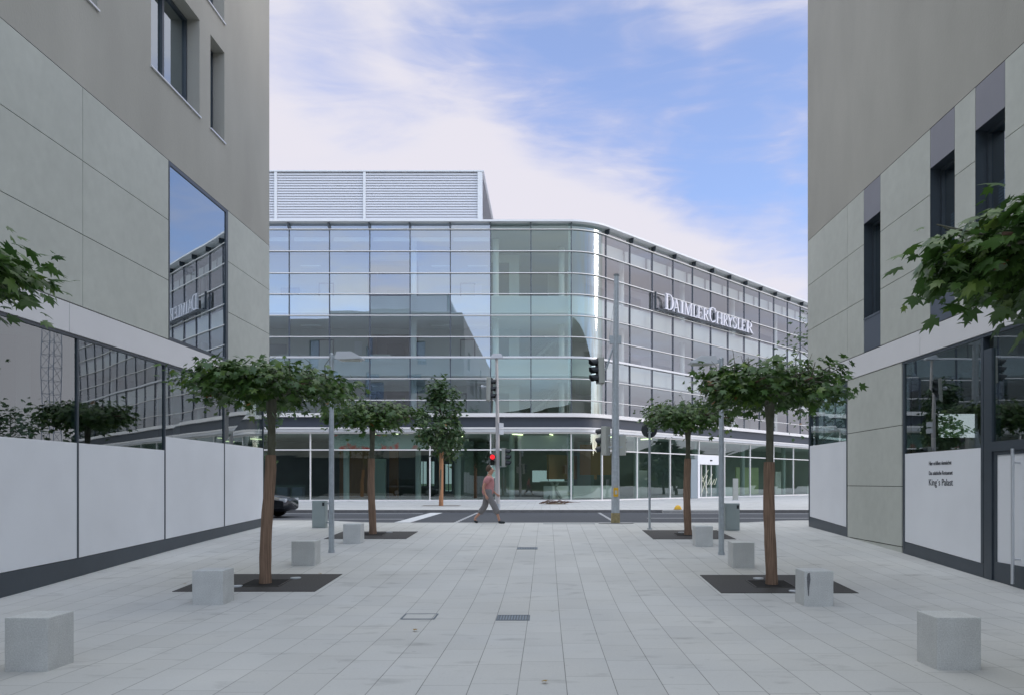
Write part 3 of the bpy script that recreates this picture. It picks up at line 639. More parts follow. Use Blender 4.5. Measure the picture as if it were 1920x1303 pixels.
for q in (6.5, 14, 21.5, 29): c_ = MB(); pq = B0+tv*q-nv*2.2; c_.tube([(pq.x, pq.y, .55), (pq.x, pq.y, 4.85)], .2, 14); c_.build('column', cgr, dc, smooth=True, world=True)
for x0, x1, y, zt_ in ((-30, -23, 57, 2.4), (-21, -17.2, 55, 1.5), (-6.6, -5.2, 55, 4.6), (-3.3, -2.5, 54.2, 4.6), (-5.1, -4.4, 57.5, 4.6), (2.2, 3.4, 55.5, 4.6)):
    MB().box(x0, x1, y, y+.15, .55, zt_).build('glass_screen', grn, dc, world=True)
for k in range(5): MB().box(-21+k*1.0, -20.3+k*1.0, 51.6, 52.2, .55, 1.35).build('lobby_chair', mat('chair_blue_grey', (.16, .19, .24), .6), dc, world=True)
for q, h_, d_ in ((9.5, 2.6, 4.5), (15.8, 3.3, 4), (18.3, 1.3, 2.4), (31, 2.7, 4), (35, 1.4, 2.6)):
    c_ = MB(); fbq.rect(c_, q, q+1.9, .55, h_, 7.5-d_, 7.3-d_); c_.build('display_panel', mat('display_pale', (.5, .53, .5), .6), dc, world=True)
for (z0, xs_) in ((5.70, (-28.5, -19.5, -15.0)), (9.40, (-25.0, -19.3, -13.3)), (13.30, (-24.5, -18.4, -5.0))):
    for i, x in enumerate(xs_):
        MB().box(x, x+(.7, 1.3, .5)[i], 53.52, 53.58, z0+1.1, z0+(1.9, 1.8, 2.0)[i]).build('notice_board', mat('notice_white', (.72, .74, .76), .5) if i != 1 else mat('notice_grey', (.3, .33, .36), .5), dc, world=True)
        MB().box(x+1.6, x+2.9, 51.2, 51.9, z0, z0+.74).build('desk', mat('desk_pale', (.5, .5, .47), .5), dc, world=True)
    for x in (-27, -23.4, -19.8, -16.2, -7.6, -5.2):
        MB().box(x, x+1.3, 50.9, 51.1, z0+2.55, z0+2.62).build('ceiling_light', mat('light_fitting', (.8, .82, .8), .4), dc, world=True)
lm = emit('lobby_downlight', (.85, .95, .55), 3.0)
for i in range(4):
    for j in range(3):
        c_ = MB(); xx, yy = -11.2+i*1.5+j*.4, 50.2+j*1.5; c_.tube([(xx, yy, 4.80), (xx, yy, 4.846)], .13, 12); c_.build('downlight', lm, dc, world=True)
for xx, yy, aa in ((-1.9, 50.4, .7), (.3, 50.6, .2), (4.4, 53.4, -.7), (7.2, 56.0, -.7)):
    c_ = MB(); dx, dy = .5*math.sin(aa), .5*math.cos(aa); c_.tube([(xx-dx, yy-dy, 4.80), (xx+dx, yy+dy, 4.80)], .035, 8); c_.build('strip_light', lm, dc, world=True)
# red printed banner behind the clerestory
bm_ = bpy.data.materials.new('red_print'); bm_.use_nodes = True; t_ = bm_.node_tree
wv = t_.nodes.new('ShaderNodeTexWave'); wv.wave_type = 'RINGS'; wv.inputs['Scale'].default_value = 2.2; wv.inputs['Distortion'].default_value = 2.5; co_ = t_.nodes.new('ShaderNodeTexCoord'); t_.links.new(co_.outputs['Object'], wv.inputs[0])
ns = t_.nodes.new('ShaderNodeTexNoise'); ns.inputs['Scale'].default_value = .9; t_.links.new(co_.outputs['Object'], ns.inputs[0])
ml = t_.nodes.new('ShaderNodeMath'); ml.operation = 'MULTIPLY'; t_.links.new(wv.outputs[1], ml.inputs[0]); t_.links.new(ns.outputs[0], ml.inputs[1])
rp = t_.nodes.new('ShaderNodeValToRGB'); rp.color_ramp.elements[0].color = (.33, .42, .38, 1); rp.color_ramp.elements[1].color = (.75, .07, .05, 1); rp.color_ramp.elements[0].position = .22; rp.color_ramp.elements[1].position = .42
t_.links.new(ml.outputs[0], rp.inputs[0]); t_.links.new(rp.outputs[0], t_.nodes['Principled BSDF'].inputs['Base Color'])
MB().box(-13.6, -7.5, 48.5, 48.53, 3.74, 4.66).build('printed_banner', bm_, dc, world=True)
# roof plant
plant_box(dc, -34, -4.22, 51, 75, 17.7, 22.15, .172, [(-17.95, -17.78), (-12.1, -11.93), (-4.55, -4.25), (-24, -23.83)])
# entrance
en = MB(); U0, U1 = s0+(zpx(1303)-49.2)*1.378, s0+(zpx(1351)-49.2)*1.378
for a in ((U0, U0+.28, .52, 3.0), (U1-.2, U1, .52, 3.0), (U0, U1, 3.0, 3.66)): fs.rect(en, *a, .26, -.3)
eo = en.build('entrance', mat('entrance_white', (.82, .82, .83), .4), dc, world=True)
gd = MB(); fs.sheet(gd, U0+.28, U1-.2, .55, 2.98, d=.02); gd.build('entrance_door', GSH, eo, recalc=False)
db = MB()
for q in (U0+.28, U0+.80, U0+1.45, U0+2.15, U1-.25): fs.rect(db, q, q+.06, .54, 2.99, .06, -.02)
db.build('door_frame', steelw, eo)
xb = MB()
for (u0, v0, u1, v1) in ((.5, .9, 1.3, 2.2), (1.3, .9, .5, 2.2), (.5, 1.7, 1.4, 2.6), (1.3, 1.5, 2.0, 2.3), (1.6, 1.5, 1.9, 1.9), (1.9, 1.5, 2.3, 1.9), (2.3, 1.5, 2.6, 2.0)):
    xb.tube([fs(U0+.3+u0, v0, .07), fs(U0+.3+u1, v1, .07)], .022, 6)
xb.build('door_graphic', mat('cream_graphic', (.75, .74, .55), .5), eo)
wl = MB(); fs.rect(wl, U0-.85, U0-.02, .52, 3.35, .22, .10); wl.build('side_leaf', mat('side_leaf_grey', (.27, .32, .35), .4), eo)
sn = MB(); fs.rect(sn, (U0+U1)/2-.12, (U0+U1)/2+.12, 3.26, 3.36, .31, .26); sn.build('door_sensor', blackm, eo)

# --- serif letters of the roof sign, drawn as polygons and extruded
TH, HL, SE = .135, .052, .05
def rect_(x0, y0, x1, y1): return [(x0, y0), (x1, y0), (x1, y1), (x0, y1)]
def stem(x, y0=0, y1=1., w=TH, sf=.085, top=True, bot=True):
    r = [rect_(x-w/2, y0, x+w/2, y1)]
    if bot: r.append([(x-w/2-sf, y0), (x+w/2+sf, y0), (x+w/2+sf, y0+.03), (x+w/2, y0+.075), (x-w/2, y0+.075), (x-w/2-sf, y0+.03)])
    if top: r.append([(x-w/2-sf, y1), (x+w/2+sf, y1), (x+w/2+sf, y1-.03), (x+w/2, y1-.075), (x-w/2, y1-.075), (x-w/2-sf, y1-.03)][::-1])
    return r
def bar(x0, y0, x1, y1, w):
    d = Vector((x1-x0, y1-y0)); n_ = Vector((-d.y, d.x)).normalized()*w/2; n_ = Vector((w/2*1.15, 0)) if abs(d.y) > abs(d.x) else n_
    return [(x0-n_.x, y0-n_.y), (x0+n_.x, y0+n_.y), (x1+n_.x, y1+n_.y), (x1-n_.x, y1-n_.y)][::-1]
def arc(cx, cy, rx, ry, a0, a1, tmin, tmax, n=16, peak=0.):
    r = []
    for k in range(n):
        q = []
        for a in (a0+(a1-a0)*k/n, a0+(a1-a0)*(k+1)/n):
            t = tmin+(tmax-tmin)*abs(math.cos(R(a-peak)))**1.5
            q.append(((cx+rx*math.cos(R(a)), cy+ry*math.sin(R(a))), (cx+(rx-t)*math.cos(R(a)), cy+(ry-min(t, HL+.01))*math.sin(R(a)))))
        r.append([q[0][0], q[1][0], q[1][1], q[0][1]])
    return r
GL = {}
GL['D'] = (.82, stem(.17)+[rect_(.2, 0, .40, HL), rect_(.2, 1-HL, .40, 1)]+arc(.39, .5, .41, .5, -90, 90, HL, .15))
GL['I'] = (.34, stem(.17))
GL['L'] = (.62, stem(.17)+[rect_(.2, 0, .56, HL), [(.50, 0), (.58, 0), (.60, .26), (.565, .26)]])
GL['E'] = (.66, stem(.17)+[rect_(.2, 0, .57, HL), rect_(.2, 1-HL, .54, 1), rect_(.2, .49, .44, .49+HL), [(.51, 0), (.59, 0), (.62, .25), (.585, .25)], [(.49, 1), (.49, .95), (.535, .78), (.565, .78), (.565, 1)], rect_(.41, .42, .445, .61)])
GL['H'] = (.88, stem(.17)+stem(.70)+[rect_(.2, .5, .68, .5+HL)])
GL['A'] = (.80, [bar(.08, 0, .40, 1, .05), bar(.68, 0, .37, 1.03, .13), rect_(.20, .32, .56, .32+HL), rect_(-.02, 0, .19, .035), rect_(.55, 0, .82, .035)])
GL['M'] = (1.06, [bar(.12, 0, .17, 1, .044), bar(.50, 0, .19, 1, .13), bar(.50, 0, .83, 1, .044)]+stem(.87, w=.13)+[rect_(.02, 0, .24, .035), rect_(.06, .965, .24, 1)])
GL['R'] = (.80, stem(.17)+[rect_(.2, 1-HL, .36, 1), rect_(.2, .46, .36, .46+HL)]+arc(.35, .73, .27, .27, -90, 90, HL, .14)+[bar(.66, 0, .36, .49, .13), rect_(.64, 0, .82, .04)])
GL['C'] = (.80, arc(.44, .5, .42, .515, 48, 318, HL, .15, 22, 180)+[[(.69, .99), (.73, .99), (.745, .70), (.70, .70), (.66, .80)], rect_(.66, .10, .70, .20)])
GL['Y'] = (.76, stem(.38, 0, .47, top=False)+[bar(.38, .42, .12, 1, .13), bar(.38, .42, .66, 1, .05), rect_(-.01, .965, .26, 1), rect_(.54, .965, .77, 1)])
GL['S'] = (.58, arc(.29, .745, .235, .27, 40, 255, HL, .125, 16, 150)+arc(.29, .265, .245, .28, -140, 90, HL, .135, 18, -30)+[[(.47, .97), (.51, .97), (.515, .72), (.48, .72)], [(.05, .03), (.09, .03), (.085, .30), (.045, .30)]])
sg = [('D', 250, 397), ('A', 393, 497), ('I', 508, 572), ('M', 574, 716), ('L', 722, 802), ('E', 803, 893), ('R', 898, 1004), ('C', 1003, 1120), ('H', 1124, 1240), ('R', 1240, 1330), ('Y', 1318, 1408), ('S', 1404, 1478), ('L', 1484, 1560), ('E', 1558, 1632), ('R', 1640, 1762)]
sig = MB(); sU0, sU1 = s0+(zpx(1224)-49.2)*1.378, s0+(zpx(1402)-49.2)*1.378
fs.rect(sig, sU0, sU1, 13.42, 13.50, .42, .18)
for u in [sU0]+[q for q in sbays if sU0+1 < q < sU1-.5]+[sU1]:
    fs.rect(sig, u-.05, u+.05, 13.42, 14.62 if u in (sU0, sU1) else 14.50, .30, .18)
sig_o = sig.build('building_sign', darkm, dc, world=True)
letw = mat('white_sign_letter', (.72, .71, .76), .4)
for ch, a, b in sg:
    ua, ub = [s0+(zpx(1210+q*.1094)-49.2)*1.378-.12 for q in (a, b)]; hh = 1.10 if (ch in 'DC') else .86
    wd, polys = GL[ch]; mb = MB()
    for k, p in enumerate(polys): fs.plate(mb, [(ua+x/wd*(ub-ua), 13.52+y*hh) for x, y in p], .55+.0015*(k % 5), .40)
    mb.build('letter', letw, sig_o)

# ------------------------------------------------------------------ foliage
LOBES = [(90, 1.), (74, .62), (62, .66), (52, .50), (42, .92), (30, .60), (14, .40), (-2, .74), (-28, .40), (-62, .34), (-90, .10)]
def leaf_template(lod):
    pts = LOBES if lod == 0 else [(90, 1.), (66, .5), (42, .9), (14, .42), (-4, .72), (-60, .32), (-90, .10)]
    if lod == 2: pts = [(90, 1.), (35, .62), (-30, .6), (-90, .1)]
    o = [(r*math.cos(R(a)), r*math.sin(R(a))) for a, r in pts]; o += [(-x, y) for x, y in o[::-1][1:-1]]
    v = [(0, .12, .0)]+[(x, y, -.16*abs(x)-.22*max(y, 0)**2) for x, y in o]; n = len(o)
    return np.array(v), np.array([(0, 1+i, 1+(i+1) % n) for i in range(n)])
LT = [leaf_template(k) for k in range(3)]
def leaf_mat(name, c0, c1, c2):
    m = bpy.data.materials.new(name); m.use_nodes = True; t = m.node_tree; p = t.nodes['Principled BSDF']
    at = t.nodes.new('ShaderNodeAttribute'); at.attribute_name = 'leaf_tone'; cr_ = t.nodes.new('ShaderNodeValToRGB'); e = cr_.color_ramp.elements
    e[0].color = (*c0, 1); e[1].color = (*c2, 1); k = e.new(.6); k.color = (*c1, 1); k2 = e.new(.985); k2.color = (*c2, 1); e[-1].position = 1.; e[-1].color = (.24, .11, .03, 1)
    t.links.new(at.outputs['Fac'], cr_.inputs[0]); t.links.new(cr_.outputs[0], p.inputs['Base Color']); p.inputs['Roughness'].default_value = .42; p.inputs['Specular IOR Level'].default_value = .5
    tl = t.nodes.new('ShaderNodeBsdfTranslucent'); t.links.new(cr_.outputs[0], tl.inputs[0]); mi = t.nodes.new('ShaderNodeMixShader'); mi.inputs[0].default_value = .28
    t.links.new(p.outputs[0], mi.inputs[1]); t.links.new(tl.outputs[0], mi.inputs[2]); t.links.new(mi.outputs[0], t.nodes['Material Output'].inputs[0]); return m
leafA = leaf_mat('plane_leaf', (.035, .085, .022), (.075, .15, .032), (.19, .27, .05))
leafB = leaf_mat('street_tree_leaf', (.03, .07, .028), (.06, .115, .04), (.13, .18, .05))
def foliage(name, pos, size, par, m, lod, rng_, flat=.7, outward=None, droop=.35):
    n = len(pos); tv_, tf = LT[lod]
    nrm = rng_.normal(0, 1, (n, 3)); nrm /= np.linalg.norm(nrm, axis=1)[:, None]
    nrm[:, 2] = np.abs(nrm[:, 2]); nrm = nrm*(1-flat)+np.array([0, 0, 1])*flat; 
    if outward is not None: nrm += outward*.35
    nrm /= np.linalg.norm(nrm, axis=1)[:, None]
    d = rng_.normal(0, 1, (n, 3)); 
    if outward is not None: d += outward*1.1
    d[:, 2] -= droop*2; d -= nrm*(d*nrm).sum(1)[:, None]; d /= np.linalg.norm(d, axis=1)[:, None]
    s = np.cross(d, nrm); sz = size*rng_.uniform(.45, 1.25, n)
    V = pos[:, None, :]+sz[:, None, None]*(tv_[None, :, 0:1]*s[:, None, :]+tv_[None, :, 1:2]*d[:, None, :]+tv_[None, :, 2:3]*nrm[:, None, :])
    k = len(tv_); Fc = (tf[None]+(np.arange(n)*k)[:, None, None]).reshape(-1, 3)
    me = bpy.data.meshes.new(name); me.from_pydata(V.reshape(-1, 3).tolist(), [], Fc.tolist()); me.materials.append(m)
    tone = np.clip(rng_.beta(2, 2.6, n)*.95, 0, .97); tone[rng_.random(n) < .003] = 1.
    at = me.attributes.new('leaf_tone', 'FLOAT', 'POINT'); at.data.foreach_set('value', np.repeat(tone, k).astype('f'))
    me.polygons.foreach_set('use_smooth', [True]*len(me.polygons))
    o = bpy.data.objects.new(name, me); COL.objects.link(o); o.parent = par; return o
def plane_tree(loc, label, seed, top=(0, 0), R0=1.32, zb=2.72, zt=3.32, nleaf=1500, size=.15, wrap=2.05, lod=0, rx=1., ry=1.):
    rg_ = np.random.default_rng(seed); r2 = random.Random(seed)
    t = thing('roof_plane_tree', label, 'tree', loc, group='flat topped plane trees in the plaza')
    H = zb+.12; pts = []; rad = []
    for k in range(14):
        q = k/13; pts.append((top[0]*q+.018*math.sin(q*7+seed), top[1]*q+.015*math.cos(q*5+seed), -.05+(H+.05)*q)); rad.append(.070-.014*q+(.03 if k == 0 else 0)+(.02 if k > 11 else 0)+r2.uniform(-.004, .004))
    mb = MB(); mb.tube(pts, rad, 14); tr = mb.build('trunk', bark, t, smooth=True)
    ang = [2*math.pi*k/7+r2.uniform(-.3, .3) for k in range(7)]
    for a in ang:
        L_ = R0*r2.uniform(.7, .95); z0 = H-.06; b = []
        for k in range(5): q = k/4; b.append((top[0]+L_*q*math.cos(a)*rx, top[1]+L_*q*math.sin(a)*ry, z0+.22*math.sin(q*2.2)+r2.uniform(-.02, .02)))
        lb_ = MB(); lb_.tube(b, [.045, .034, .026, .018, .009], 8)
        for k in (1, 2, 3):
            for sgn in (-1, 1):
                a2 = a+sgn*r2.uniform(.5, .9); l2 = r2.uniform(.3, .6); lb_.tube([b[k], (b[k][0]+l2*.5*math.cos(a2), b[k][1]+l2*.5*math.sin(a2), b[k][2]+.08), (b[k][0]+l2*math.cos(a2), b[k][1]+l2*math.sin(a2), b[k][2]+r2.uniform(.05, .3))], [.014, .01, .005], 6)
        lb_.build('limb', bark, t, smooth=True)
    fr_ = MB()
    for a in (-.35, .35): fr_.tube([(top[0]-R0*.95*rx, top[1]+a, H+.16), (top[0]+R0*.95*rx, top[1]+a*.8, H+.14)], .014, 6); fr_.tube([(top[0]+a, top[1]-R0*.9, H+.18), (top[0]+a, top[1]+R0*.9, H+.16)], .014, 6)
    fr_.build('training_cane', twig, t)
    if wrap:
        wb = MB(); wp = [(p[0], p[1], p[2]) for p in pts if p[2] < wrap]; wb.tube(wp+[(wp[-1][0], wp[-1][1], wrap)], [.104 if i == 0 else .093-.008*i/len(wp)+.004*math.sin(i*2.3+seed) for i in range(len(wp)+1)], 18)
        wb.build('trunk_wrap', reed, t, smooth=True)
    # crown: clumps of leaves over a flat, ragged disc
    ncl = 46; ca = rg_.uniform(0, 2*np.pi, ncl); cr_ = R0*np.sqrt(rg_.uniform(.02, 1, ncl))*(1+.12*np.sin(3*ca+seed)+.08*np.sin(5*ca)); cz = zb+.10+(zt-zb-.18)*rg_.beta(1.3, 1.2, ncl)*(1-.25*(cr_/R0)**2)
    cen = np.stack([top[0]+cr_*np.cos(ca)*rx, top[1]+cr_*np.sin(ca)*ry, cz], 1)
    idx = rg_.integers(0, ncl, nleaf); pos = cen[idx]+rg_.normal(0, 1, (nleaf, 3))*np.array([.17, .17, .10])
    low = rg_.random(nleaf) < .07; pos[low, 2] -= rg_.uniform(.05, .28, low.sum()); hi = rg_.random(nleaf) < .04; pos[hi, 2] += rg_.uniform(.05, .16, hi.sum())
    out = pos-np.array([top[0], top[1], (zb+zt)/2]); out /= (np.linalg.norm(out, axis=1)[:, None]+1e-6)
    foliage('foliage', pos, size, t, leafA, lod, rg_, .45, out, .45)
    for k in range(10):
        a = r2.uniform(0, 6.28); q = R0*r2.uniform(.2, .9); x, y = top[0]+q*math.cos(a)*rx, top[1]+q*math.sin(a)*ry; sh = MB(); sh.tube([(x, y, zb+.2), (x+r2.uniform(-.05, .05), y, zt-.05), (x+r2.uniform(-.1, .1), y+r2.uniform(-.1, .1), zt+r2.uniform(.0, .14))], [.008, .006, .003], 5)
        sh.build('shoot', bark, t)
    return t
LA, RA_, LB_, RB_ = G(498, 1093), G(1445, 1095), G(698, 1001), G(1289, 1002)
plane_tree(LA, 'flat topped plane tree in the near left grate, beside the left building', 3, (.10, 0), 1.2, 2.90, 3.50, 3600, .10, 2.06, 1)
plane_tree(RA_, 'flat topped plane tree behind the stained granite cube, in the larger right hand grate', 8, (-.03, 0), 1.1, 2.86, 3.50, 3600, .10, 1.95, 1)
plane_tree(LB_, 'smaller looking plane tree between the left lamp and the street, in the far left grate', 14, (-.02, 0), 1.06, 2.66, 3.28, 2800, .10, 1.9, 1)
plane_tree(RB_, 'smaller looking plane tree beside the round sign, in the far right grate', 21, (0, 0), 1.0, 2.64, 3.30, 2600, .10, 1.9, 1)
plane_tree(Vector((3.95, 5.55, zg(5.55)+.12)), 'plane tree reaching into the photo at the right edge, closest to the viewer', 5, (0, 0), .93, 2.94, 3.56, 3700, .12, 2.0)
plane_tree(Vector((-4.95, 5.3, zg(5.3)+.12)), 'plane tree at the left edge of the photo, only its branch tips showing', 31, (0, 0), .95, 2.98, 3.32, 3400, .11, 2.0)

def crown_tree(name, label, loc, H, crown, z0, size, nleaf, seed, trunk_r=.07, wrap=0, lod=2, ncl=60, m=None, group=None, cut=None):
    rg_ = np.random.default_rng(seed); r2 = random.Random(seed); t = thing(name, label, 'tree', loc, group=group)
    mb = MB(); pts = [(.04*math.sin(k+seed), .04*math.cos(k*1.3), -.1+(H*.93+.1)*k/10) for k in range(11)]; mb.tube(pts, [trunk_r*(1-.085*k) for k in range(11)], 10); mb.build('trunk', bark, t, smooth=True)
    if wrap: wb = MB(); wb.tube([(0.04*math.sin(seed), .04, 0), (.02, .02, wrap)], [trunk_r*1.5, trunk_r*1.3], 12); wb.build('trunk_wrap', mat('tan_wrap', (.42, .22, .12), .9, var=.2, scale=20, stretch=(3, 3, .1)), t, smooth=True)
    zc = (z0+H)/2; u = rg_.normal(0, 1, (ncl, 3)); u /= np.linalg.norm(u, axis=1)[:, None]; u *= rg_.uniform(.25, 1, (ncl, 1))**.5
    tz = (u[:, 2]+1)/2; taper = np.where(tz > .35, 1-.75*((tz-.35)/.65)**1.5, .75+.7*tz)
    cen = np.stack([u[:, 0]*crown*taper/np.sqrt(1-u[:, 2]**2*.8), u[:, 1]*crown*taper/np.sqrt(1-u[:, 2]**2*.8), zc+u[:, 2]*(H-z0)/2], 1)
    lm_ = MB()
    for c in cen[::2]:
        zb = max(z0*.75, c[2]-.55*math.hypot(c[0], c[1])-.25); lm_.tube([(0, 0, zb), (c[0]*.55, c[1]*.55, zb+(c[2]-zb)*.6), tuple(c)], [.028, .016, .006], 5)
    lm_.build('limb', bark, t)
    idx = rg_.integers(0, ncl, nleaf); pos = cen[idx]+rg_.normal(0, 1, (nleaf, 3))*crown*np.array([.14, .14, .17])
    out = pos-np.array([0, 0, zc]); out /= (np.linalg.norm(out, axis=1)[:, None]+1e-6)
    foliage('foliage', pos, size, t, m or leafB, lod, rg_, .35, out, .4); return t
pa = G(827, 948); pa = Vector(((827-CX)*38.7/F, 38.7, .51))
crown_tree('street_tree', 'slender oval street tree with orange tan trunk wrap in front of the glass office', pa, 6.45, 1.28, 2.45, .16, 2600, 41, .075, 2.75, 2, 80, group='young street trees on the far pavement')
crown_tree('street_tree', 'dark street tree half hidden behind the left building corner', Vector((-14.2, 36.5, .51)), 7.6, 2.1, 2.6, .17, 1700, 42, .09, 2.2, 2, 46, group='young street trees on the far pavement')
crown_tree('street_tree', 'sparse young street tree, thin twigs showing beside the right building corner', Vector((12.75, 36.5, .51)), 9.8, 2.5, 2.9, .17, 520, 47, .06, 2.2, 1, 34, group='young street trees on the far pavement')
for k, (x, y, h_, cw) in enumerate(((41, 82, 9.5, 4.0), (34, 84, 7.0, 2.6), (28.5, 58, 5.6, 2.0), (31.5, 60, 4.6, 2.2))):
    crown_tree('park_tree', ['tall broad tree far right, seen only as a reflection in the left glass', 'low round tree beside the crane reflection', 'small dark tree seen through the right shop window', 'low bushy tree seen through the right shop window'][k], Vector((x, y, .5)), h_, cw, 1.2, .42, 900, 60+k, .16, 0, 2, 40, group='trees beyond the street')

# ------------------------------------------------------------------ tree grates
ironm = bpy.data.materials.new('cast_iron_grate'); ironm.use_nodes = True; t_ = ironm.node_tree
co_ = t_.nodes.new('ShaderNodeTexCoord'); ck = t_.nodes.new('ShaderNodeTexChecker'); ck.inputs['Scale'].default_value = 32; ck.inputs[1].default_value = (.055, .05, .047, 1); ck.inputs[2].default_value = (.018, .017, .017, 1)
t_.links.new(co_.outputs['Object'], ck.inputs[0]); t_.links.new(ck.outputs[0], t_.nodes['Principled BSDF'].inputs['Base Color']); t_.nodes['Principled BSDF'].inputs['Roughness'].default_value = .7
def on_ground(mb, x0, x1, y0, y1, lift, n=6, thick=.03):
    for k in range(n):
        a, b = y0+(y1-y0)*k/n, y0+(y1-y0)*(k+1)/n
        mb.add([(x0, a, zg(a)+lift), (x1, a, zg(a)+lift), (x1, b, zg(b)+lift), (x0, b, zg(b)+lift)], ((0, 1, 2, 3),))
    ya, yb = y0, y1
    for (p, q) in (((x0, ya), (x1, ya)), ((x1, ya), (x1, yb)), ((x1, yb), (x0, yb)), ((x0, yb), (x0, ya))):
        mb.quad((*p, zg(p[1])+lift), (*q, zg(q[1])+lift), (*q, zg(q[1])-thick), (*p, zg(p[1])-thick))
    return mb
def grate(fl_, fr2, bk, label, tree):
    a, b, c = G(*fl_), G(*fr2), G(*bk); x0, x1, y0, y1 = a.x, b.x, (a.y+b.y)/2, c.y
    o = on_ground(MB(), x0, x1, y0, y1, .007).build('tree_grate', ironm); tag(o, label, 'tree grate', 'black tree grates in the paving')
    hq = on_ground(MB(), tree.x-.30, tree.x+.30, tree.y-.30, tree.y+.30, .012, 3); hq.build('tree_opening', mat('soil', (.012, .011, .010), .95), o)
    rm = MB()
    for e in ((-.32, .32, -.32, -.30), (-.32, .32, .30, .32), (-.32, -.30, -.30, .30), (.30, .32, -.30, .30)): on_ground(rm, tree.x+e[0], tree.x+e[1], tree.y+e[2], tree.y+e[3], .016, 1)
    rm.build('grate_rim', mat('iron_rim', (.06, .055, .05), .6), o)
    for dx, dy in ((-.02, -.62), (-.06, .5)) if tree.x > 0 else ((-.34, -.30), (.34, .45)):
        u = MB(); x, y = tree.x+dx+(.2 if dx > -.1 and tree.x > 0 and dy < 0 else 0), tree.y+dy; u.tube([(x, y, zg(y)-.02), (x, y, zg(y)+.02)], .085, 20); u.build('uplight', mat('uplight_glass', (.55, .58, .6), .25), o)
grate((331, 1105.6), (585, 1112), (647, 1076), 'black square tree grate half behind a granite cube, near left', LA)
grate((1354, 1113), (1607, 1110), (1309, 1077.6), 'black square tree grate around the trunk behind the stained cube, near right', RA_)
grate((609, 1009), (760, 1010.5), (782, 996), 'black tree grate beside the far granite cube left of the plaza', LB_)
grate((1226.5, 1011.5), (1378, 1009), (1209, 993.6), 'black tree grate behind the round sign post, far right', RB_)

# ------------------------------------------------------------------ granite cubes
def cube(px0, px1, pb_, pt, label, stain=False):
    pxc = (px0+px1)/2; g0 = G(pxc, pb_); w_ = (px1-px0)*g0.y/F; h_ = EYE-(pt-HY)*g0.y/F
    x0, y0 = (px0-CX)*g0.y/F, g0.y; w_ = .385 if abs(w_-.385) > .05 else w_
    mb = MB(); mb.box(0, w_, 0, .385, -.06, h_-g0.z)
    o = mb.build('granite_cube', gran, bevel=.011); o.location = (x0, y0, g0.z); tag(o, label, 'seat cube', 'granite seat cubes along the plaza')
    if stain:
        s_ = MB(); pts = [(.045, .44), (.075, .45), (.085, .36), (.07, .25), (.065, .13), (.05, .15), (.04, .28), (.035, .38)]
        s_.prism([(x, -.0015, z*(h_-g0.z)/.47) for x, z in pts], (0, .001, 0)); s_.build('stain', mat('dark_stain', (.14, .14, .15), .8, var=.3, scale=40), o)
    return o
cube(1757, 1840, 1255.5, 1157, 'largest looking granite cube, alone at the right front corner')
cube(1508, 1563, 1136, 1070, 'granite cube with a dark vertical stain, in front of the right tree grate', True)
cube(1374, 1415, 1064, 1016.5, 'granite cube close to the foot of the right lamp')
cube(1304, 1337, 1024, 986, 'granite cube in front of the far right grate, smallest looking on that side')
cube(8, 89.5, 1258, 1157.5, 'granite cube cut by the left edge of the photo')
cube(360, 418, 1133.5, 1069, 'granite cube in front of the near left tree grate')
cube(546, 590, 1059.5, 1014, 'granite cube between the near left tree and the left lamp')
cube(643, 675.6, 1018.5, 982, 'granite cube on the far left grate, beside the left lamp post')

# ------------------------------------------------------------------ drains
def cover(name, a, b, c, label, m, framed=False):
    p, q, r_ = G(*a), G(*b), G(*c); o = on_ground(MB(), p.x, q.x, p.y, r_.y, .005, 2).build(name, m); tag(o, label, 'drain cover')
    fm = MB(); t = .02
    for e in ((p.x-t, q.x+t, p.y-t, p.y), (p.x-t, q.x+t, r_.y, r_.y+t), (p.x-t, p.x, p.y, r_.y), (q.x, q.x+t, p.y, r_.y)): on_ground(fm, *e, .008, 1)
    fm.build('cover_frame', mat('drain_frame', (.13, .155, .18), .5), o)
slotm = bpy.data.materials.new('slotted_drain'); slotm.use_nodes = True; t_ = slotm.node_tree; wv = t_.nodes.new('ShaderNodeTexWave'); wv.inputs['Scale'].default_value = 9; co_ = t_.nodes.new('ShaderNodeTexCoord'); t_.links.new(co_.outputs['Object'], wv.inputs[0])
rp = t_.nodes.new('ShaderNodeValToRGB'); rp.color_ramp.elements[0].color = (.06, .075, .09, 1); rp.color_ramp.elements[1].color = (.22, .26, .30, 1); t_.links.new(wv.outputs[1], rp.inputs[0]); t_.links.new(rp.outputs[0], t_.nodes['Principled BSDF'].inputs['Base Color'])
cover('drain_cover', (754, 1160), (812, 1160), (770, 1151), 'stone filled drain cover with a thin dark frame', pave)
cover('drain_cover', (933, 1162), (990, 1162), (936, 1153.5), 'dark slotted drain cover nearest the viewer', slotm)
cover('drain_cover', (971, 1029), (1006, 1029), (972, 1026), 'small slotted drain cover farther along the paving', slotm)
o = on_ground(MB(), -.1, 1.4, 22.35, 22.5, .005, 1).build('drain_channel', mat('drain_frame', (.13, .155, .18), .5)); tag(o, 'narrow metal drain channel at the kerb', 'drain')

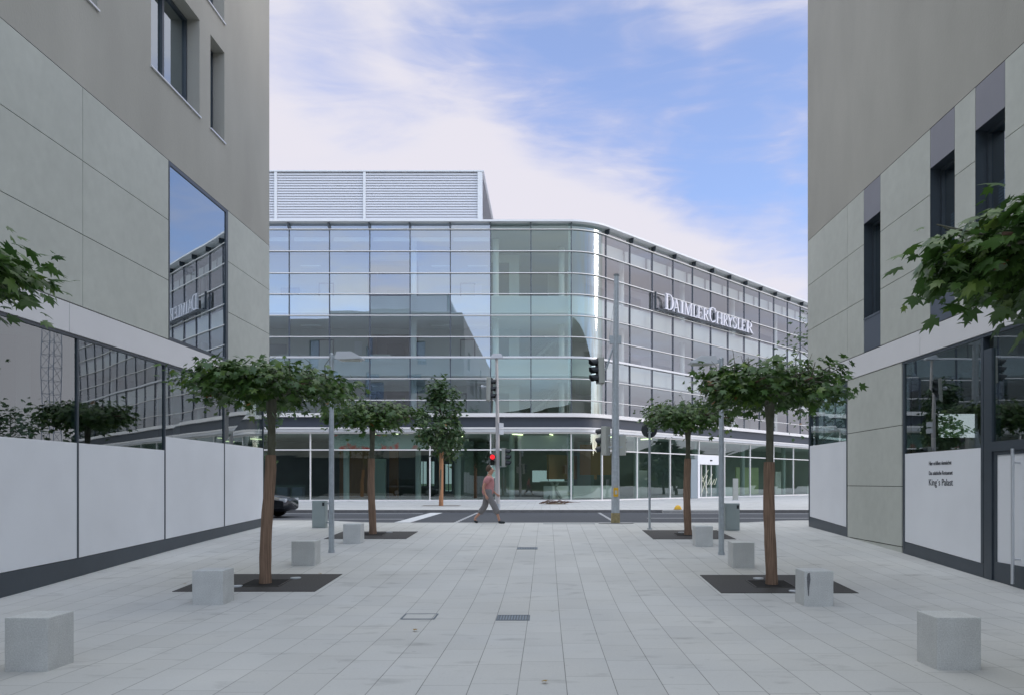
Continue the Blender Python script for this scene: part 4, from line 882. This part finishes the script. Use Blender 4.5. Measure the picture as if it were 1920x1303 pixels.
# ------------------------------------------------------------------ lamps, cabinets, posts
def lamp(px, py, ptop, dirx, label):
    g0 = G(px, py); H = EYE+(HY-ptop)*g0.y/F-g0.z
    t = thing('street_lamp', label, 'street lamp', g0, group='plaza lamps')
    p = MB(); p.tube([(0, 0, -.05), (0, 0, H*.55), (0, 0, H)], [.058, .052, .044], 16); p.tube([(0, 0, H), (0, 0, H+.02)], [.046, .03], 16); p.build('pole', galv, t, smooth=True)
    b = MB(); b.tube([(0, 0, .0), (0, 0, .06)], .066, 16); b.build('base_collar', galv, t, smooth=True)
    dr = MB(); dr.box(-.03, .03, -.062, -.05, .55, .95); dr.build('access_door', galv, t)
    a = MB(); a.box(min(0, dirx*.17), max(0, dirx*.17), -.03, .03, H-.10, H-.03); a.build('arm', galv, t, bevel=.006)
    h = MB(); s = dirx
    prof = [(.10*s, H-.10), (.14*s, H+.035), (.44*s, H+.035), (.66*s, H-.085), (.66*s, H-.11), (.14*s, H-.125)]
    h.prism([(x, -.15, z) for x, z in prof], (0, .30, 0)); ho = h.build('lamp_head', mat('lamp_head_grey', (.62, .64, .67), .4), t, bevel=.008)
    gl_ = MB(); gl_.box(min(.2*s, .6*s), max(.2*s, .6*s), -.12, .12, H-.135, H-.118); gl_.build('lamp_glass', mat('lamp_glass', (.5, .5, .46), .15), ho)
lamp(621.5, 1035, 664, 1, 'grey street lamp with its head turned right, beside the near left tree')
lamp(1352.5, 1039, 672, -1, 'grey street lamp with its head turned left, behind the near right tree')
def cabinet(px0, px1, pt, pb_, side, label):
    g0 = G((px0+px1)/2, pb_); w_ = (px1-px0)*g0.y/F; h_ = (pb_-pt)*g0.y/F
    t = thing('control_cabinet', label, 'electrical box', g0, group='grey control cabinets')
    b = MB(); b.box(-w_/2, w_/2, 0, .24, -.04, h_); bo_ = b.build('cabinet_body', greybox, t, bevel=.008)
    d = MB(); d.box(-w_/2+.02, w_/2-.02, -.012, .0, .03, h_-.02); d.build('cabinet_door', greybox, t, bevel=.003)
    l_ = MB(); x = w_/2*.55; l_.box(x, x+.06, -.024, -.011, h_-.14, h_-.05); l_.build('lock', blackm, t)
    x = side*(w_/2+.10); p = MB(); p.tube([(x, .1, -.05), (x, .1, h_+.16)], .028, 10); p.build('post', galv, t, smooth=True)
    br = MB()
    for z in (.12, h_-.1): br.box(min(x, side*w_/2), max(x, side*w_/2), .08, .12, z, z+.04)
    br.build('bracket', galv, t)
cabinet(585, 610, 938, 989, 1, 'grey green control cabinet left of the left lamp post')
cabinet(1361, 1387, 943, 994, -1, 'grey green control cabinet right of the right lamp post')
g0 = G(1218, 991.5); t = thing('round_sign', 'back of a round traffic sign on a thin grey pole', 'traffic sign', g0)
hS = EYE+(HY-790)*g0.y/F-g0.z; zc = EYE+(HY-805)*g0.y/F-g0.z
p = MB(); p.tube([(0, 0, -.05), (0, 0, hS)], .032, 12); p.build('pole', galv, t, smooth=True)
p = MB(); p.tube([(0, .04, zc), (0, .055, zc)], .215, 36); p.build('sign_plate', mat('sign_back', (.035, .04, .045), .6), t)
p = MB()
for z in (zc-.09, zc+.06): p = MB(); p.box(-.05, .05, -.036, .042, z, z+.03); p.build('clamp', galv, t)
p = MB(); p.tube([(0, 0, -.01), (0, 0, .03)], .07, 12); p.build('base_collar', galv, t)

# ------------------------------------------------------------------ traffic lights
red = emit('red_signal', (.95, .02, .03), 1.6); lens_dark = mat('dark_lens', (.03, .035, .03), .2)
hous = mat('signal_housing', (.40, .41, .37), .5)
def signal(par, loc, ang, n=3, pitch=.31, lit=(), w_=.30, board=0., tilt=0.):
    o0 = MB(); h_ = n*pitch+.06; o0.box(-w_/2, w_/2, -.02, .14, -h_/2, h_/2)
    if board: o0.box(-w_/2-board, w_/2+board, .14, .16, -h_/2-board, h_/2+board)
    hd = o0.build('signal_head', hous, par, bevel=.012); hd.location = loc; hd.rotation_euler = (0, tilt, ang)
    for k in range(n):
        z = h_/2-.03-pitch*(k+.5); ln_ = MB(); ln_.tube([(0, -.035, z), (0, -.022, z)], .10, 20); ln_.build('lens', red if k in lit else lens_dark, hd)
        v = MB(); m = 12; R1 = .122
        for (r_, sgn) in ((R1, 0),):
            vs_ = []
            for i in range(m+1):
                a = math.pi*(-.12+1.24*i/m); L_ = .26-.10*abs(math.cos(a))*(.5 if math.sin(a) > 0 else 1)
                vs_ += [(r_*math.cos(a), -.02, z+r_*math.sin(a)), (r_*math.cos(a), -.02-L_, z+r_*math.sin(a)-.03)]
            v.add(vs_, [(2*i, 2*i+2, 2*i+3, 2*i+1) for i in range(m)])
        v.build('visor', blackm, hd, smooth=True, recalc=False)
    bp = MB(); bp.box(-w_/2+.012, w_/2-.012, -.030, -.0205, -h_/2+.012, h_/2-.012); bp.build('front_plate', blackm, hd)
    return hd
gm = G(1154, 980); zm = gm.y
def wz(py, y, z0): return EYE+(HY-py)*y/F-z0
t = thing('traffic_light_mast', 'tall grey traffic light mast at the kerb with a yellow button box', 'traffic light', gm)
p = MB(); Hm = wz(518, zm, gm.z); p.tube([(0, 0, -.05), (0, 0, Hm*.5), (.03, 0, Hm)], [.125, .105, .072], 18); p.build('pole', galv, t, smooth=True)
p = MB(); p.tube([(.03, 0, Hm), (.03, 0, Hm+.05)], .085, 16); p.build('pole_cap', mat('cap_dark', (.2, .22, .23), .5), t)
p = MB(); p.tube([(0, 0, -.0), (0, 0, .30)], [.135, .132], 18); p.build('pole_foot', mat('rusty_ochre', (.30, .25, .13), .8, var=.3, scale=12), t, smooth=True)
p = MB(); p.box(-.5, .5, -.28, .28, .0, .012); p.build('base_plate', mat('plate_grey', (.3, .3, .3), .7), t)
yb = wz(922, zm, gm.z); p = MB(); p.box(-.07, .07, -.19, -.11, yb-.13, yb+.13); bb = p.build('button_box', yel, t, bevel=.012)
p = MB(); p.box(-.035, .035, -.20, -.19, yb-.06, yb+.05); p.build('button', mat('button_grey', (.5, .5, .45), .4), bb)
zs = wz(694, zm, gm.z); zu = wz(640, zm, gm.z)
p = MB(); p.tube([(-.02, 0, zu), (-.27, -.05, zs+.05), (-.32, -.05, zs)], .028, 8); p.tube([(-.03, 0, wz(560, zm, gm.z)), (-.24, -.03, zs+.5)], .006, 6); p.box(-.17, .17, -.06, .06, wz(645, zm, gm.z), wz(630, zm, gm.z)); p.build('arm', galv, t)
signal(t, (-.52, -.05, zs-.02), -R(72), 3, .23, w_=.24, board=.02, tilt=R(-5))
z2 = wz(826, zm, gm.z); signal(t, (-.33, .05, z2), -R(125), 3, .26, w_=.27)
signal(t, (.22, .12, wz(834, zm, gm.z)), R(172), 2, .27, w_=.2)
p = MB(); p.box(-.34, .26, -.02, .02, z2+.14, z2+.18); p.box(-.34, .26, -.02, .02, z2-.2, z2-.16); p.build('bracket', galv, t)

yp = 1.19*F/(955-HY); gp = Vector(((933-CX)*yp/F, FK+.6, .51)); yp = gp.y; gp.x = (933-CX)*yp/F
t = thing('traffic_light_post', 'slim traffic light post on the far pavement with red pedestrian light', 'traffic light', gp)
Hp = wz(672, yp, gp.z); p = MB(); p.tube([(0, 0, -.05), (0, 0, Hp*.5), (-.04, 0, Hp)], [.10, .085, .06], 16); p.build('pole', mat('pole_warm_grey', (.50, .48, .47), .5, .2), t, smooth=True)
p = MB(); p.tube([(0, 0, 0), (0, 0, .25)], .12, 14); p.build('pole_foot', galv, t, smooth=True)
p = MB(); p.prism([(-.33, -.14, Hp), (.27, -.14, Hp), (.16, -.1, Hp+.2), (-.20, -.1, Hp+.2)], (0, .3, 0)); p.build('detector_head', mat('detector_grey', (.5, .52, .55), .4), t)
zA = wz(729, yp, gp.z); signal(t, (-.28, 0, zA), R(72), 3, .31, w_=.26, board=.03, tilt=R(4))
p = MB(); p.tube([(0, 0, zA-.62), (-.2, 0, zA-.40)], .03, 8); p.tube([(-.38, .05, zA+.1), (-.62, .05, zA+.1)], .03, 8); p.tube([(-.2, 0, zA+.45), (-.03, 0, zA+.9)], .008, 6); p.build('bracket', galv, t)
p = MB(); p.tube([(-.62, .05, zA+.1), (-.72, .05, zA+.1)], .08, 12); p.build('detector_lens', mat('detector_grey', (.5, .52, .55), .4), t)
signal(t, (.34, -.05, wz(857, yp, gp.z)), R(80), 3, .25, w_=.24)
p = MB(); zB = wz(857, yp, gp.z); p.box(-.2, .3, -.02, .02, zB+.36, zB+.40); p.box(-.2, .3, -.02, .02, zB-.42, zB-.38); p.build('bracket', galv, t)
signal(t, (-.21, -.12, wz(861, yp, gp.z)), 0, 2, .225, lit=(0,), w_=.22)
for z in (wz(797, yp, gp.z), wz(809, yp, gp.z)):
    s_ = MB(); s_.prism([(.06, -.08, z-.11), (.24, .18, z-.11), (.24, .18, z+.11), (.06, -.08, z+.11)], (.012, -.008, 0)); s_.build('street_name_plate', mat('name_plate', (.55, .58, .62), .4), t)

# stele by the entrance, yellow island beacon, dead branches
zq = 1.19*F/(937-HY); zq = 48.5; gx = (1379-CX)/F
yq = 1.19*F/(937.5-HY); yq = min(yq, 58); o = MB(); 
t = thing('stele', 'narrow grey stele standing in front of the glass facade near the entrance', 'pillar', ((1379-CX)*50.5/F, 50.5, .51))
p = MB(); p.box(-.16, .16, -.1, .1, 0, 1.42); p.build('slab', mat('stele_grey', (.38, .39, .36), .5, var=.05, scale=4), t, bevel=.01)
p = MB(); p.box(-.2, .2, -.13, .13, -.02, .03); p.build('foot', galv, t)
t = thing('island_beacon', 'yellow ribbed dome on the kerb at the far side of the street', 'beacon', ((1271-CX)*33.0/F, 33.0, .51))
p = MB(); m = 14
for j in range(6):
    pass
vs_ = []; 
for j in range(7):
    a = j/6*math.pi/2
    for k in range(28):
        th_ = 2*math.pi*k/28; r_ = (.155+.012*math.cos(7*th_))*math.cos(a); vs_.append((r_*math.cos(th_), r_*math.sin(th_), .21*math.sin(a)))
p.add(vs_, [(j*28+k, j*28+(k+1) % 28, (j+1)*28+(k+1) % 28, (j+1)*28+k) for j in range(6) for k in range(28)]); p.build('dome', yel, t, smooth=True)
p = MB(); p.tube([(0, 0, -.01), (0, 0, .025)], .19, 24); p.build('base_ring', mat('ring_grey', (.3, .3, .28), .7), t)
tag(MB().box(4.9, 7.7, FK-.35, FK-.005, .3, .505).build('kerb_island', kerbm), kind='structure')
t = thing('dead_branch', 'heap of dead branches and soil lying on the far pavement', 'branches', ((1042-CX)*41.5/F, 41.5, .51))
r2 = random.Random(9); p = MB()
for k in range(26):
    a, x, l_ = r2.uniform(-.5, .5), r2.uniform(-.9, .5), r2.uniform(.3, .9); p.tube([(x, r2.uniform(-.3, .3), .04), (x+l_*.5, r2.uniform(-.3, .3), .12+r2.uniform(0, .12)), (x+l_, r2.uniform(-.4, .4), .05+r2.uniform(0, .12))], [.02, .014, .006], 5)
p.build('twigs', twig, t)
p = MB(); vs_ = [(0, 0, .10)]+[((.75+.15*math.sin(3*k))*math.cos(k*.524)*.9, .45*math.sin(k*.524), 0) for k in range(12)]; p.add(vs_, [(0, 1+k, 1+(k+1) % 12) for k in range(12)]); p.build('soil_heap', mat('dry_soil', (.17, .14, .10), .95, var=.3, scale=12), t)
tag(MB().quad((pa.x-.95, pa.y-.55, .514), (pa.x+.95, pa.y-.55, .514), (pa.x+.95, pa.y+.55, .514), (pa.x-.95, pa.y+.55, .514)).build('tree_pit', mat('pit_soil', (.10, .075, .06), .95, var=.3, scale=10), recalc=False), kind='structure')

# ------------------------------------------------------------------ car, mostly behind the left corner
def car(loc, label):
    t = thing('parked_car', label, 'car', loc)
    bodym = mat('black_car_paint', (.012, .014, .018), .18, spec=.6); gm_ = mat('car_glass', (.02, .024, .03), .06, spec=.7)
    st = [(0, .55, .30, .62), (.12, .78, .24, .70), (.5, .86, .20, .80), (1.2, .89, .18, .90), (2.4, .90, .18, .94), (3.6, .89, .20, .98), (4.2, .85, .26, .98), (4.42, .74, .34, .92)]
    mb = MB(); n_ = 12
    for x, hw, z0, z1 in st:
        for k in range(n_):
            a = 2*math.pi*k/n_+math.pi/n_; c, s_ = math.cos(a), math.sin(a); e = .42
            mb.v.append((-x, hw*math.copysign(abs(c)**e, c), (z0+z1)/2+(z1-z0)/2*math.copysign(abs(s_)**e, s_)))
    for i in range(len(st)-1): mb.f += [(i*n_+k, i*n_+(k+1) % n_, (i+1)*n_+(k+1) % n_, (i+1)*n_+k) for k in range(n_)]
    mb.f += [tuple(range(n_)), tuple(range((len(st)-1)*n_, len(st)*n_))]
    mb.build('body', bodym, t, smooth=True)
    g = [(-1.15, .80, .88), (-1.95, .62, 1.40), (-3.9, .62, 1.42), (-4.35, .74, .95)]
    mb = MB(); mb.v = [(x, s_*w_, z) for x, w_, z in g for s_ in (-1, 1)]; mb.f = [(0, 1, 3, 2), (2, 3, 5, 4), (4, 5, 7, 6), (0, 2, 4, 6), (1, 7, 5, 3), (0, 6, 7, 1)]; mb.build('greenhouse', gm_, t, bevel=.03)
    mb = MB(); mb.box(-3.95, -1.9, -.63, .63, 1.40, 1.45); mb.build('roof', bodym, t, bevel=.02)
    for x in (-2.75, -3.6):
        for s_ in (-1, 1): mb = MB(); mb.prism([(x, s_*.80, .93), (x-.07, s_*.80, .93), (x-.07, s_*.635, 1.42), (x, s_*.635, 1.42)], (0, s_*.02, 0)); mb.build('pillar', bodym, t)
    for x in (-.85, -3.55):
        for s_ in (-1, 1):
            mb = MB(); mb.tube([(x, s_*.70, .31), (x, s_*.91, .31)], .31, 24); wl_ = mb.build('wheel', mat('tyre', (.015, .015, .016), .8), t)
            mb = MB(); mb.tube([(x, s_*.90, .31), (x, s_*.922, .31)], .20, 20); mb.build('rim', steel, wl_)
    for s_ in (-1, 1):
        mb = MB(); mb.box(-.30, -.06, s_*.64-.13, s_*.64+.13, .56, .70); mb.build('headlight', mat('headlight', (.6, .62, .65), .1), t, bevel=.03)
        mb = MB(); mb.box(-1.72, -1.55, s_*.93-.07, s_*.93+.07, .92, 1.05); mb.build('wing_mirror', bodym, t, bevel=.03)
    return t
car(Vector((-9.35, 28.6, RZ)), 'black estate car in the street, only its front showing past the left building')

# ------------------------------------------------------------------ pedestrian
def skin(name, verts, edges, rad, m, par, sub=2, root=0):
    me = bpy.data.meshes.new(name); me.from_pydata(verts, edges, []); o = bpy.data.objects.new(name, me); COL.objects.link(o)
    sk = o.modifiers.new('skin', 'SKIN'); sk.use_smooth_shade = True; sb_ = o.modifiers.new('sub', 'SUBSURF'); sb_.levels = sub; sb_.render_levels = sub
    for i, v in enumerate(me.skin_vertices[0].data): r_ = rad[i]; v.radius = r_ if isinstance(r_, tuple) else (r_, r_); v.use_root = (i == root)
    bpy.context.view_layer.update(); ev = o.evaluated_get(bpy.context.evaluated_depsgraph_get()); nm = bpy.data.meshes.new_from_object(ev); bpy.data.objects.remove(o)
    nm.materials.clear(); nm.materials.append(m); nm.polygons.foreach_set('use_smooth', [True]*len(nm.polygons)); r_ = bpy.data.objects.new(name, nm); COL.objects.link(r_); r_.parent = par; return r_
gpn = G(914, 980.5)
gpn = gpn; pe = thing('person', 'person walking right along the kerb in a pink red top and loose grey trousers', 'person', gpn); pe.scale = (.95, .95, .95)
skinm = mat('skin', (.50, .27, .19), .6); shirt = mat('pink_red_shirt', (.52, .24, .24), .8, var=.1, scale=8); trou = mat('grey_trousers', (.20, .19, .19), .85, var=.1, scale=6)
V = [(0, 0, .95), (.02, 0, 1.12), (.045, 0, 1.30), (.06, 0, 1.43), (.07, 0, 1.50), (.095, 0, 1.56), (.105, 0, 1.65), (.10, 0, 1.715)]
E = [(i, i+1) for i in range(7)]; Rr = [.14, (.125, .15), (.12, .16), (.09, .12), .062, (.098, .085), (.115, .095), .075]
def chain(start, pts, rads):
    p_ = start
    for q, r_ in zip(pts, rads): V.append(q); Rr.append(r_); E.append((p_, len(V)-1)); p_ = len(V)-1
    return p_
chain(0, [(.03, -.095, .88), (.24, -.10, .52), (.36, -.10, .14), (.37, -.10, .06), (.50, -.10, .035)], [.085, .058, .038, .04, .03])
chain(0, [(-.02, .095, .88), (-.07, .10, .50), (-.38, .10, .17), (-.40, .10, .09), (-.31, .10, .03)], [.085, .058, .038, .04, .03])
hands = []
for s_, el, wr, ha in ((-1, (-.12, -.225, 1.12), (-.05, -.235, .90), (-.02, -.235, .83)), (1, (.05, .225, 1.12), (.22, .22, .93), (.28, .215, .88))):
    e_ = chain(3, [(.05, s_*.18, 1.39), el, wr, ha], [.055, .042, .028, (.02, .036)])
    d = (Vector(ha)-Vector(wr)).normalized()
    for k in range(4):
        b_ = Vector(ha)+d*.03+Vector((.022*(k-1.5)*-d.z, 0, .022*(k-1.5)*d.x)); L_ = (.06, .072, .068, .052)[k]
        chain(e_, [tuple(b_), tuple(b_+d*L_*.5), tuple(b_+d*L_+Vector((.01, -s_*.012, 0)))], [.009, .0085, .007])
    chain(e_, [tuple(Vector(ha)+Vector((.035, -s_*.015, .0))), tuple(Vector(ha)+d*.045+Vector((.045, -s_*.02, 0)))], [.011, .008])
bo = skin('body', V, E, Rr, skinm, pe, 1)
sv_ = [(-.01, 0, .80), (.02, 0, 1.08), (.045, 0, 1.30), (.062, 0, 1.44), (.05, -.185, 1.40), (-.06, -.215, 1.22), (.05, .185, 1.40), (.05, .22, 1.22)]
skin('shirt', sv_, [(0, 1), (1, 2), (2, 3), (3, 4), (4, 5), (3, 6), (6, 7)], [(.19, .215), (.165, .19), (.16, .205), (.11, .13), .095, .08, .095, .08], shirt, pe, 1)
skin('trousers', [(.01, 0, 1.12), (0, 0, .94), (.03, -.10, .86), (.22, -.10, .53), (.33, -.10, .27), (-.02, .10, .86), (-.08, .10, .52), (-.27, .10, .28)], [(0, 1), (1, 2), (2, 3), (3, 4), (1, 5), (5, 6), (6, 7)], [(.15, .17), (.165, .18), .12, .105, .11, .12, .105, .11], trou, pe, 1)
skin('shoe', [(.33, -.10, .06), (.44, -.10, .045), (.55, -.10, .035)], [(0, 1), (1, 2)], [.052, .048, .035], blackm, pe, 1)
skin('shoe', [(-.43, .10, .10), (-.36, .10, .044), (-.29, .10, .03)], [(0, 1), (1, 2)], [.05, .045, .035], blackm, pe, 1)
skin('hair', [(.12, 0, 1.735), (.075, 0, 1.715), (.045, 0, 1.66), (.045, 0, 1.57)], [(0, 1), (1, 2), (2, 3)], [(.10, .10), (.13, .125), (.125, .13), .085], mat('brown_hair', (.09, .06, .04), .8), pe, 1)
p = MB()
for s_ in (-1, 1): p.tube([(.190, s_*.034, 1.64), (.200, s_*.034, 1.64)], .013, 8)
p.build('eye', blackm, bo); p = MB(); p.prism([(.187, -.015, 1.595), (.187, .015, 1.595), (.192, 0, 1.645)], (.028, 0, -.005)); p.build('nose', skinm, bo)
p = MB(); p.box(.176, .188, -.024, .024, 1.560, 1.570); p.build('mouth', mat('lip', (.35, .12, .11), .6), bo)

# ------------------------------------------------------------------ tower crane beyond the street, mirrored in the left glass
t = thing('tower_crane', 'tall lattice tower crane far right, mirrored in the left shop glass', 'crane', (48, 100, 0))
def lattice(mb, a, b, w_, n_, up):
    a, b = Vector(a), Vector(b); d = (b-a).normalized(); u = Vector(up).cross(d).normalized(); v = d.cross(u); cs = [(u*i+v*j)*w_/2 for i, j in ((-1, -1), (1, -1), (1, 1), (-1, 1))]
    for c in cs: mb.tube([a+c, b+c], .06, 5)
    for k in range(n_):
        p0, p1 = a+(b-a)*k/n_, a+(b-a)*(k+1)/n_
        for q in range(4): mb.tube([p0+cs[q], p1+cs[(q+1) % 4]], .03, 4); mb.tube([p1+cs[q], p1+cs[(q+1) % 4]], .03, 4)
crm = mat('crane_steel', (.30, .32, .38), .6)
p = MB(); lattice(p, (0, 0, 0), (0, 0, 36), 1.6, 22, (1, 0, 0)); p.build('mast', crm, t)
p = MB(); lattice(p, (-10, 0, 36.6), (32, -8, 36.6), 1.2, 26, (0, 0, 1)); p.build('jib', crm, t)
p = MB(); p.box(-10.5, -7, -1, 1, 34, 36); p.build('counterweight', mat('crane_concrete', (.3, .3, .3), .9), t)
p = MB(); p.box(.9, 2.3, -.9, .7, 34, 36); p.build('cab', crm, t)
# a few fallen leaves on the paving
rng2 = np.random.default_rng(77); dry = mat('dry_leaf', (.30, .20, .07), .8)
for k, (px, py, lab) in enumerate(((600, 1077, 'dry leaf by the rear corner of the near left grate'), (347, 1096, 'dry leaf beside the cube on the near left grate'), (1022, 1280, 'tiny brown leaf on a paving joint near the bottom'), (777, 1183, 'small dark leaf below the framed drain cover'))):
    g0 = G(px, py); tvv, tff = LT[0]; mb = MB(); mb.v = [tuple(v) for v in (tvv*[.05, .05, .05]+[0, 0, .028])]; mb.f = [tuple(f_) for f_ in tff]; o = mb.build('fallen_leaf', dry, recalc=False); o.location = g0; o.rotation_euler = (.15, .1, k*1.7); tag(o, lab, 'leaf', 'fallen leaves on the paving')
